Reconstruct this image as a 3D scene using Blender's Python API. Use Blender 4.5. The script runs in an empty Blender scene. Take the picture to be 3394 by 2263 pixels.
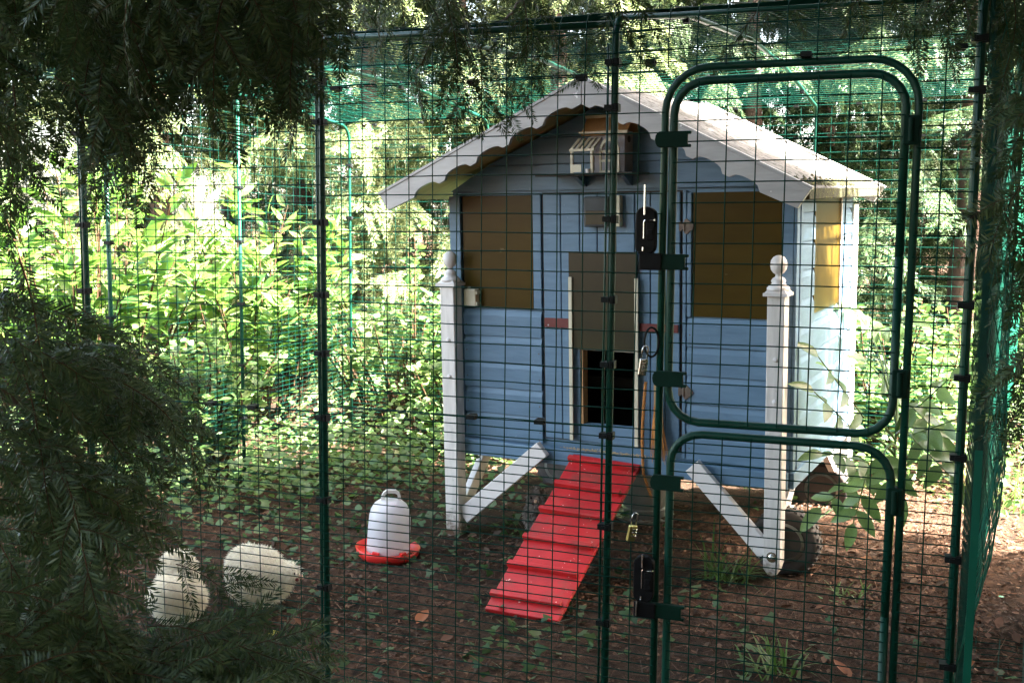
import bpy, bmesh, math, random
import numpy as np
from mathutils import Matrix, Vector, Quaternion
# ------------------------------------------------------------------ camera, world, sun, exposure
SC = bpy.context.scene
COL = SC.collection
cam = bpy.data.objects.new('camera', bpy.data.cameras.new('camera'))
COL.objects.link(cam)
cam.location = (0, 0, 1.48)
cam.rotation_euler = (math.radians(90 - 6.6), 0, 0)
cam.data.lens = 37.13
cam.data.sensor_width = 36
cam.data.clip_start = 0.05
cam.data.clip_end = 600
SC.camera = cam
SUN_EL = math.radians(50)
SUN_DIR = Vector((math.cos(SUN_EL) * 0.893, math.cos(SUN_EL) * -0.45, math.sin(SUN_EL)))
world = bpy.data.worlds.new('World')
SC.world = world
world.use_nodes = True
wn = world.node_tree
sky = wn.nodes.new('ShaderNodeTexSky')
sky.sky_type = 'NISHITA'
sky.sun_disc = False
sky.air_density = 0.7
sky.dust_density = 3.5
sky.ozone_density = 0.4
sky.sun_elevation = SUN_EL
sky.sun_rotation = math.atan2(SUN_DIR.x, SUN_DIR.y)
tint = wn.nodes.new('ShaderNodeMix'); tint.data_type = 'RGBA'; tint.blend_type = 'MULTIPLY'
tint.inputs[0].default_value = 1.0; tint.inputs[7].default_value = (1.0, 0.87, 0.66, 1)      # sky light warmed, in place of a white balance
wn.links.new(sky.outputs[0], tint.inputs[6])
wn.links.new(tint.outputs[2], wn.nodes['Background'].inputs[0])
wn.nodes['Background'].inputs[1].default_value = 0.105
sl = bpy.data.lights.new('sun', 'SUN')
sl.energy = 4.6
sl.angle = math.radians(0.6)
sl.color = (1.0, 0.94, 0.84)
sun = bpy.data.objects.new('sun', sl)
COL.objects.link(sun)
sun.rotation_euler = SUN_DIR.to_track_quat('Z', 'Y').to_euler()
sun.location = (6, 2, 9)
SC.view_settings.view_transform = 'Standard'
SC.view_settings.look = 'None'
SC.view_settings.gamma = 1
SC.view_settings.use_curve_mapping = False
SC.view_settings.exposure = 4.95
try:
    SC.cycles.max_bounces = 7
    SC.cycles.diffuse_bounces = 4
    SC.cycles.transmission_bounces = 4
    SC.cycles.use_denoising = True
except Exception:
    pass

# ------------------------------------------------------------------ helpers
rng = np.random.default_rng(11)
random.seed(4)
PI = math.pi


class MB:
    """collects geometry for one mesh"""
    def __init__(s):
        s.v = []; s.f = []; s.mi = []; s.n = 0

    def add(s, V, F, mi=0):
        V = np.asarray(V, float).reshape(-1, 3)
        s.v.append(V)
        for f in F:
            s.f.append(tuple(int(i) + s.n for i in f)); s.mi.append(mi)
        s.n += len(V)

    def box(s, c, d, M=None, mi=0):
        x, y, z = [k / 2 for k in d]
        V = np.array([(-x, -y, -z), (x, -y, -z), (x, y, -z), (-x, y, -z), (-x, -y, z), (x, -y, z), (x, y, z), (-x, y, z)])
        if M is not None:
            V = V @ np.array(M).T
        s.add(V + np.array(c), [(0, 3, 2, 1), (4, 5, 6, 7), (0, 1, 5, 4), (1, 2, 6, 5), (2, 3, 7, 6), (3, 0, 4, 7)], mi)

    def bb(s, x0, x1, y0, y1, z0, z1, mi=0):
        s.box(((x0 + x1) / 2, (y0 + y1) / 2, (z0 + z1) / 2), (x1 - x0, y1 - y0, z1 - z0), None, mi)

    def tube(s, P, r, n=8, cap=True, mi=0):
        P = np.asarray(P, float)
        m = len(P)
        r = np.full(m, r) if np.isscalar(r) else np.asarray(r, float)
        T = np.gradient(P, axis=0)
        T /= np.linalg.norm(T, axis=1)[:, None] + 1e-12
        u = np.cross(T[0], (0, 0, 1.0))
        if np.linalg.norm(u) < 0.05:
            u = np.cross(T[0], (1.0, 0, 0))
        u /= np.linalg.norm(u)
        a = np.arange(n) * 2 * PI / n
        V = []
        for i in range(m):
            u = u - T[i] * (u @ T[i]); u /= np.linalg.norm(u)
            w = np.cross(T[i], u)
            V.append(P[i] + r[i] * (np.cos(a)[:, None] * u + np.sin(a)[:, None] * w))
        F = []
        for i in range(m - 1):
            for k in range(n):
                k2 = (k + 1) % n
                F.append((i * n + k, i * n + k2, (i + 1) * n + k2, (i + 1) * n + k))
        if cap:
            F.append(tuple(range(n - 1, -1, -1))); F.append(tuple(range((m - 1) * n, m * n)))
        s.add(np.concatenate(V), F, mi)

    def lathe(s, prof, n=16, M=None, o=(0, 0, 0), mi=0):
        a = np.arange(n) * 2 * PI / n
        V = []
        for r, z in prof:
            V.append(np.c_[r * np.cos(a), r * np.sin(a), np.full(n, z)])
        V = np.concatenate(V)
        if M is not None:
            V = V @ np.array(M).T
        m = len(prof)
        F = [(i * n + k, i * n + (k + 1) % n, (i + 1) * n + (k + 1) % n, (i + 1) * n + k) for i in range(m - 1) for k in range(n)]
        F.append(tuple(range(n - 1, -1, -1))); F.append(tuple(range((m - 1) * n, m * n)))
        s.add(V + np.array(o), F, mi)

    def prism(s, poly, o, u, v, w, mi=0):
        """2D polygon in u,v extruded along w"""
        o, u, v, w = [np.array(k, float) for k in (o, u, v, w)]
        n = len(poly)
        A = np.array([o + p[0] * u + p[1] * v for p in poly])
        s.add(np.r_[A, A + w], [tuple(range(n - 1, -1, -1)), tuple(range(n, 2 * n))] + [(k, (k + 1) % n, n + (k + 1) % n, n + k) for k in range(n)], mi)

    def mesh(s, name, mats, smooth=False):
        me = bpy.data.meshes.new(name)
        V = np.concatenate(s.v) if s.v else np.zeros((0, 3))
        me.from_pydata(V.tolist(), [], s.f)
        for m in (mats if isinstance(mats, (list, tuple)) else [mats]):
            me.materials.append(m)
        if any(s.mi):
            me.polygons.foreach_set('material_index', s.mi)
        if smooth:
            me.polygons.foreach_set('use_smooth', [True] * len(me.polygons))
        me.update()
        return me

    def build(s, name, mats, parent=None, smooth=False, bevel=0, **k):
        o = obj(name, s.mesh(name, mats, smooth), parent, **k)
        if bevel:
            b = o.modifiers.new('bevel', 'BEVEL'); b.width = bevel; b.segments = 2; b.limit_method = 'ANGLE'
        return o


def obj(name, me, parent=None, label=None, cat=None, group=None, kind=None, M=None):
    o = bpy.data.objects.new(name, me)
    COL.objects.link(o)
    if parent is not None:
        o.parent = parent
    if M is not None:
        o.matrix_local = M if isinstance(M, Matrix) else Matrix(M)
    tag(o, label, cat, group, kind)
    return o


def tag(o, label=None, cat=None, group=None, kind=None):
    if label: o['label'] = label
    if cat: o['category'] = cat
    if group: o['group'] = group
    if kind: o['kind'] = kind
    return o


def thing(name, label, cat, loc=(0, 0, 0), M=None, group=None):
    o = bpy.data.objects.new(name, None)
    COL.objects.link(o)
    o.empty_display_size = 0.1
    if M is not None:
        o.matrix_world = M
    else:
        o.location = loc
    return tag(o, label, cat, group)


def bulk(name, V, Q, mats, smooth=False):
    """mesh from arrays: V (n,3), Q (m,k) all faces with k corners"""
    V = np.asarray(V, np.float32); Q = np.asarray(Q, np.int32)
    me = bpy.data.meshes.new(name)
    me.vertices.add(len(V)); me.vertices.foreach_set('co', V.ravel())
    k = Q.shape[1]
    me.loops.add(Q.size); me.loops.foreach_set('vertex_index', Q.ravel())
    me.polygons.add(len(Q))
    me.polygons.foreach_set('loop_start', np.arange(len(Q), dtype=np.int32) * k)
    me.polygons.foreach_set('loop_total', np.full(len(Q), k, np.int32))
    if smooth:
        me.polygons.foreach_set('use_smooth', np.ones(len(Q), bool))
    for m in (mats if isinstance(mats, (list, tuple)) else [mats]):
        me.materials.append(m)
    me.update(calc_edges=True)
    return me


def unit(a):
    a = np.asarray(a, float)
    return a / (np.linalg.norm(a, axis=-1, keepdims=True) + 1e-12)


# ------------------------------------------------------------------ materials
def nmat(name):
    m = bpy.data.materials.new(name); m.use_nodes = True
    nt = m.node_tree
    return m, nt, nt.nodes['Principled BSDF'], nt.nodes['Material Output']


def mixc(nt, fac, a, b):
    x = nt.nodes.new('ShaderNodeMix'); x.data_type = 'RGBA'
    for sock, val in ((x.inputs[0], fac), (x.inputs[6], a), (x.inputs[7], b)):
        if hasattr(val, 'is_linked'):
            nt.links.new(val, sock)
        elif isinstance(val, (int, float)):
            sock.default_value = val
        else:
            sock.default_value = (*val, 1)
    return x.outputs[2]


def noise(nt, scale, detail=4, rough=0.55, coord='Object', stretch=None):
    t = nt.nodes.new('ShaderNodeTexCoord')
    n = nt.nodes.new('ShaderNodeTexNoise')
    n.inputs['Scale'].default_value = scale; n.inputs['Detail'].default_value = detail; n.inputs['Roughness'].default_value = rough
    if stretch:
        mp = nt.nodes.new('ShaderNodeMapping'); mp.inputs['Scale'].default_value = stretch
        nt.links.new(t.outputs[coord], mp.inputs[0]); nt.links.new(mp.outputs[0], n.inputs['Vector'])
    else:
        nt.links.new(t.outputs[coord], n.inputs['Vector'])
    return n.outputs['Fac']


def ramp(nt, fac, lo, hi):
    r = nt.nodes.new('ShaderNodeMapRange')
    r.inputs[1].default_value = lo; r.inputs[2].default_value = hi
    nt.links.new(fac, r.inputs[0])
    return r.outputs[0]


def bump(nt, bs, h, strength, dist=0.01):
    b = nt.nodes.new('ShaderNodeBump'); b.inputs['Strength'].default_value = strength; b.inputs['Distance'].default_value = dist
    nt.links.new(h, b.inputs['Height']); nt.links.new(b.outputs[0], bs.inputs['Normal'])


def surf(name, c, rough=0.5, c2=None, scale=12, spots=None, spot_lo=0.62, spot_hi=0.68, spot_scale=30, bmp=0.15, metal=0, stretch=None, spec=0.5, coat=0):
    m, nt, bs, out = nmat(name)
    bs.inputs['Roughness'].default_value = rough
    bs.inputs['Metallic'].default_value = metal
    bs.inputs['Specular IOR Level'].default_value = spec
    if coat: bs.inputs['Coat Weight'].default_value = coat
    c2 = c2 or tuple(k * 0.78 for k in c)
    n = noise(nt, scale, 5, 0.6, stretch=stretch)
    col = mixc(nt, ramp(nt, n, 0.35, 0.68), c, c2)
    if spots:
        n2 = noise(nt, spot_scale, 4, 0.6)
        col = mixc(nt, ramp(nt, n2, spot_lo, spot_hi), col, spots)
    nt.links.new(col, bs.inputs['Base Color'])
    if bmp:
        bump(nt, bs, noise(nt, scale * 5, 4, 0.6, stretch=stretch), bmp, 0.004)
    return m


def leafm(name, cols, trans=0.45, rough=0.4, spec=0.4, tcol=None, mott=0):
    """leaf material: colour varies leaf by leaf (random per island), part of the light passes through"""
    m, nt, bs, out = nmat(name)
    g = nt.nodes.new('ShaderNodeNewGeometry')
    oi = nt.nodes.new('ShaderNodeObjectInfo')
    ad = nt.nodes.new('ShaderNodeMath'); ad.operation = 'ADD'
    nt.links.new(g.outputs['Random Per Island'], ad.inputs[0]); nt.links.new(oi.outputs['Random'], ad.inputs[1])
    fr = nt.nodes.new('ShaderNodeMath'); fr.operation = 'FRACT'; nt.links.new(ad.outputs[0], fr.inputs[0])
    cr = nt.nodes.new('ShaderNodeValToRGB')
    el = cr.color_ramp.elements
    while len(el) < len(cols):
        el.new(0.5)
    for i, c in enumerate(cols):
        el[i].position = i / max(1, len(cols) - 1); el[i].color = (*c, 1)
    nt.links.new(fr.outputs[0], cr.inputs[0])
    base = cr.outputs[0]
    if mott:
        n_ = noise(nt, mott, 4, 0.6)
        base = mixc(nt, ramp(nt, n_, 0.38, 0.7), base, mixc(nt, 0.55, base, (0.02, 0.03, 0.01)))
    nt.links.new(base, bs.inputs['Base Color'])
    bs.inputs['Roughness'].default_value = rough
    bs.inputs['Specular IOR Level'].default_value = spec
    if trans > 0:
        tr = nt.nodes.new('ShaderNodeBsdfTranslucent')
        if tcol:
            nt.links.new(mixc(nt, 0.6, cr.outputs[0], tcol), tr.inputs[0])
        else:
            nt.links.new(cr.outputs[0], tr.inputs[0])
        mx = nt.nodes.new('ShaderNodeMixShader'); mx.inputs[0].default_value = trans
        nt.links.new(bs.outputs[0], mx.inputs[1]); nt.links.new(tr.outputs[0], mx.inputs[2])
        nt.links.new(mx.outputs[0], out.inputs[0])
    return m


M = {}
M['blue'] = surf('blue_paint', (0.118, 0.205, 0.300), 0.45, (0.088, 0.162, 0.246), 4.5, (0.17, 0.26, 0.35), 0.68, 0.76, 40, 0.3, stretch=(1.2, 1.2, 7), spec=0.4)
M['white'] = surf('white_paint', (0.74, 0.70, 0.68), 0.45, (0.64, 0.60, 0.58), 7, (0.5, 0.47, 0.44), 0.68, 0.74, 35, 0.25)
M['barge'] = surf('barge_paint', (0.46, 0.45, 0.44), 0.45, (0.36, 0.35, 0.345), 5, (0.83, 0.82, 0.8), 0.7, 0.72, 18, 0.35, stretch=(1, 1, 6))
M['red'] = surf('red_paint', (0.60, 0.032, 0.036), 0.4, (0.50, 0.026, 0.030), 6, (0.74, 0.45, 0.40), 0.69, 0.71, 55, 0.25)
def worn_red():
    m = surf('worn_red_paint', (0.52, 0.020, 0.022), 0.45, (0.38, 0.014, 0.016), 9, (0.74, 0.50, 0.44), 0.685, 0.70, 50, 0.35, spec=0.3)
    nt = m.node_tree; bs = nt.nodes['Principled BSDF']
    old = bs.inputs['Base Color'].links[0].from_socket
    col = mixc(nt, ramp(nt, noise(nt, 7, 6, 0.7), 0.50, 0.74), old, (0.22, 0.055, 0.04))          # dried mud, in smears
    col = mixc(nt, ramp(nt, noise(nt, 120, 3, 0.6), 0.68, 0.72), col, (0.10, 0.035, 0.03))        # claw marks and chips
    nt.links.new(col, bs.inputs['Base Color'])
    return m


M['wornred'] = worn_red()
M['redold'] = surf('old_red_paint', (0.13, 0.012, 0.010), 0.5, (0.10, 0.010, 0.008), 8, (0.3, 0.3, 0.31), 0.68, 0.7, 22, 0.3)
def muddy_white():
    m = surf('muddy_white_paint', (0.72, 0.68, 0.65), 0.45, (0.58, 0.55, 0.52), 7, (0.42, 0.39, 0.34), 0.67, 0.74, 30, 0.35, stretch=(6, 6, 0.8))
    nt = m.node_tree; bs = nt.nodes['Principled BSDF']
    old = bs.inputs['Base Color'].links[0].from_socket
    tc = nt.nodes.new('ShaderNodeTexCoord'); sp = nt.nodes.new('ShaderNodeSeparateXYZ'); nt.links.new(tc.outputs['Object'], sp.inputs[0])
    ad = nt.nodes.new('ShaderNodeMath'); ad.operation = 'MULTIPLY_ADD'; ad.inputs[1].default_value = 0.35
    nt.links.new(noise(nt, 38, 5, 0.7), ad.inputs[0]); nt.links.new(sp.outputs['Z'], ad.inputs[2])
    nt.links.new(mixc(nt, ramp(nt, ad.outputs[0], -0.12, -0.235), old, (0.16, 0.11, 0.08)), bs.inputs['Base Color'])
    return m


M['legwhite'] = muddy_white()
M['ochre'] = surf('ochre_panel', (0.060, 0.038, 0.006), 0.28, (0.044, 0.027, 0.0045), 3, (0.12, 0.095, 0.05), 0.70, 0.74, 9, 0.05, stretch=(1, 1, 3), spec=0.14)
M['soffit'] = surf('soffit_wood', (0.50, 0.36, 0.15), 0.6, (0.38, 0.26, 0.1), 6, None, bmp=0.2, stretch=(1, 8, 1))
M['felt'] = surf('roof_felt', (0.21, 0.205, 0.205), 0.9, (0.10, 0.096, 0.092), 6, (0.035, 0.034, 0.026), 0.5, 0.62, 38, 0.6)
M['moss'] = surf('moss', (0.045, 0.048, 0.014), 0.95, (0.018, 0.016, 0.009), 40, (0.13, 0.14, 0.02), 0.6, 0.66, 60, 1.0)
M['dark'] = surf('dark_wood_and_shade', (0.035, 0.025, 0.018), 0.8, None, 6)
M['slide'] = surf('smoked_slide_panel', (0.042, 0.039, 0.020), 0.25, (0.03, 0.028, 0.018), 3, (0.2, 0.19, 0.15), 0.76, 0.8, 40, 0.03, spec=0.25)
M['cream'] = surf('cream_plastic', (0.62, 0.57, 0.42), 0.45, (0.5, 0.46, 0.34), 10)
M['ivory'] = surf('ivory_wood', (0.62, 0.56, 0.42), 0.55, (0.44, 0.38, 0.26), 25)
M['housegrey'] = surf('mauve_grey_paint', (0.30, 0.28, 0.30), 0.6, (0.22, 0.20, 0.22), 12)
M['bark_wood'] = surf('bare_wood', (0.42, 0.24, 0.1), 0.6, (0.3, 0.16, 0.07), 10, stretch=(1, 1, 0.2))
M['tar'] = surf('grey_plastic_box', (0.075, 0.085, 0.09), 0.4, (0.05, 0.055, 0.06), 10, spec=0.15)
M['green'] = surf('green_coated_tube', (0.004, 0.050, 0.034), 0.36, (0.0035, 0.040, 0.027), 20, None, bmp=0.05, spec=0.28)
M['plate'] = surf('green_plate', (0.003, 0.026, 0.017), 0.6, (0.0025, 0.02, 0.013), 20, None, bmp=0.05, spec=0.12)
M['wire'] = surf('green_coated_wire', (0.0024, 0.038, 0.027), 0.5, (0.002, 0.03, 0.021), 20, None, bmp=0, spec=0.06)
M['net'] = surf('green_netting', (0.006, 0.10, 0.062), 0.5, (0.005, 0.08, 0.048), 10, None, bmp=0, spec=0.15)
M['clip'] = surf('black_clip', (0.010, 0.013, 0.014), 0.5, None, 20, spec=0.15)
M['black'] = surf('black_plastic', (0.005, 0.005, 0.006), 0.5, (0.008, 0.008, 0.009), 20, spec=0.12)
M['steel'] = surf('bright_steel', (0.72, 0.72, 0.7), 0.22, (0.6, 0.6, 0.6), 30, None, metal=1, bmp=0)
M['brass'] = surf('brass_body', (0.55, 0.52, 0.2), 0.3, (0.45, 0.42, 0.16), 30, None, metal=1, bmp=0)
M['zinc'] = surf('zinc_sheet', (0.36, 0.36, 0.33), 0.45, (0.22, 0.22, 0.2), 5, None, metal=0.7)
M['rust'] = surf('rusty_hinge', (0.16, 0.12, 0.09), 0.6, (0.09, 0.06, 0.045), 30, None, metal=0.2)
M['tyre'] = surf('tyre_rubber', (0.045, 0.04, 0.04), 0.7, (0.085, 0.07, 0.062), 10, None, bmp=0.3)
M['rope'] = surf('orange_rope', (0.55, 0.24, 0.06), 0.8, (0.42, 0.17, 0.04), 60, None, bmp=0.5)
M['plasred'] = surf('red_plastic', (0.75, 0.035, 0.03), 0.3, (0.66, 0.03, 0.028), 8, None, bmp=0.04)
M['trunk'] = surf('yew_bark', (0.075, 0.045, 0.032), 0.85, (0.035, 0.022, 0.017), 14, None, bmp=0.8, stretch=(1, 1, 0.25))
M['twig'] = surf('twig_bark', (0.06, 0.034, 0.018), 0.85, (0.035, 0.021, 0.012), 20, spec=0.1)
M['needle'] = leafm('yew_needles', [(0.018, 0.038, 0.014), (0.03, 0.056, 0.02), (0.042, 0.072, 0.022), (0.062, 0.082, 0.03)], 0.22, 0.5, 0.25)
M['needle_lit'] = leafm('sunlit_conifer_spray', [(0.07, 0.11, 0.04), (0.10, 0.145, 0.055), (0.14, 0.175, 0.08), (0.15, 0.17, 0.07)], 0.3, 0.5, 0.3)  # paler copy: sunlight on the sprays is put into the colour
M['needle_shaded'] = leafm('shaded_conifer_spray', [(0.022, 0.05, 0.02), (0.034, 0.068, 0.027), (0.05, 0.085, 0.032), (0.075, 0.10, 0.042)], 0.3, 0.5, 0.3)  # darker copy: shade of the woodland is put into the colour
M['laurel'] = leafm('laurel_leaf', [(0.045, 0.115, 0.028), (0.07, 0.15, 0.034), (0.095, 0.17, 0.042), (0.14, 0.195, 0.05)], 0.38, 0.26, 0.6, (0.13, 0.27, 0.035))
M['snow'] = leafm('round_leaf', [(0.045, 0.11, 0.03), (0.07, 0.14, 0.045), (0.10, 0.16, 0.07), (0.12, 0.17, 0.05)], 0.36, 0.4, 0.4, (0.14, 0.26, 0.05))
M['sap'] = leafm('pinnate_leaf', [(0.12, 0.22, 0.085), (0.15, 0.26, 0.11), (0.19, 0.29, 0.14)], 0.5, 0.28, 0.6, (0.14, 0.26, 0.06), 22)
M['ivy'] = leafm('ivy_leaf', [(0.016, 0.044, 0.013), (0.024, 0.06, 0.016), (0.034, 0.078, 0.02), (0.05, 0.09, 0.03), (0.08, 0.11, 0.055)], 0.25, 0.45, 0.28)
M['grass'] = leafm('grass_blade', [(0.05, 0.12, 0.02), (0.08, 0.15, 0.03), (0.13, 0.16, 0.05)], 0.35, 0.4)
M['litter'] = leafm('dead_leaf', [(0.045, 0.027, 0.018), (0.07, 0.037, 0.023), (0.12, 0.058, 0.034), (0.06, 0.042, 0.028), (0.19, 0.105, 0.062)], 0.1, 0.7, 0.2)
M['deadorange'] = leafm('orange_dead_leaf', [(0.26, 0.09, 0.035), (0.3, 0.12, 0.06)], 0.2, 0.6, 0.2)
M['deadyellow'] = leafm('yellow_dead_leaf', [(0.4, 0.36, 0.04), (0.42, 0.38, 0.06)], 0.2, 0.6, 0.2)
M['skin'] = surf('skin', (0.6, 0.36, 0.25), 0.6, None, 20)
M['plume'] = leafm('white_plumage', [(0.90, 0.84, 0.71), (0.93, 0.89, 0.78), (0.95, 0.92, 0.84)], 0.3, 0.8, 0.1)
M['greyplume'] = leafm('grey_plumage', [(0.20, 0.165, 0.155), (0.32, 0.27, 0.25), (0.42, 0.36, 0.33)], 0.2, 0.8, 0.1)
M['grain'] = leafm('grain', [(0.5, 0.33, 0.15), (0.6, 0.45, 0.25)], 0, 0.7)


def jar_mat():
    m, nt, bs, out = nmat('milky_plastic')
    bs.inputs['Base Color'].default_value = (0.78, 0.76, 0.80, 1)
    bs.inputs['Roughness'].default_value = 0.3
    bs.inputs['Subsurface Weight'].default_value = 0.25
    bs.inputs['Subsurface Radius'].default_value = (0.05, 0.04, 0.04)
    tr = nt.nodes.new('ShaderNodeBsdfTranslucent'); tr.inputs[0].default_value = (0.8, 0.77, 0.8, 1)
    mx = nt.nodes.new('ShaderNodeMixShader'); mx.inputs[0].default_value = 0.35
    nt.links.new(bs.outputs[0], mx.inputs[1]); nt.links.new(tr.outputs[0], mx.inputs[2]); nt.links.new(mx.outputs[0], out.inputs[0])
    return m


M['jar'] = jar_mat()


def soil_mat():
    m, nt, bs, out = nmat('woodland_soil')
    bs.inputs['Roughness'].default_value = 0.95
    bs.inputs['Specular IOR Level'].default_value = 0.15
    a = noise(nt, 1.1, 4); b = noise(nt, 26, 6, 0.7); c = noise(nt, 90, 5, 0.75)
    col = mixc(nt, ramp(nt, a, 0.4, 0.62), (0.050, 0.030, 0.019), (0.105, 0.056, 0.034))
    col = mixc(nt, ramp(nt, b, 0.45, 0.62), col, (0.026, 0.017, 0.012))
    col = mixc(nt, ramp(nt, c, 0.60, 0.70), col, (0.17, 0.10, 0.07))
    nt.links.new(col, bs.inputs['Base Color'])
    bump(nt, bs, c, 0.9, 0.03)
    return m


M['soil'] = soil_mat()

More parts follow.
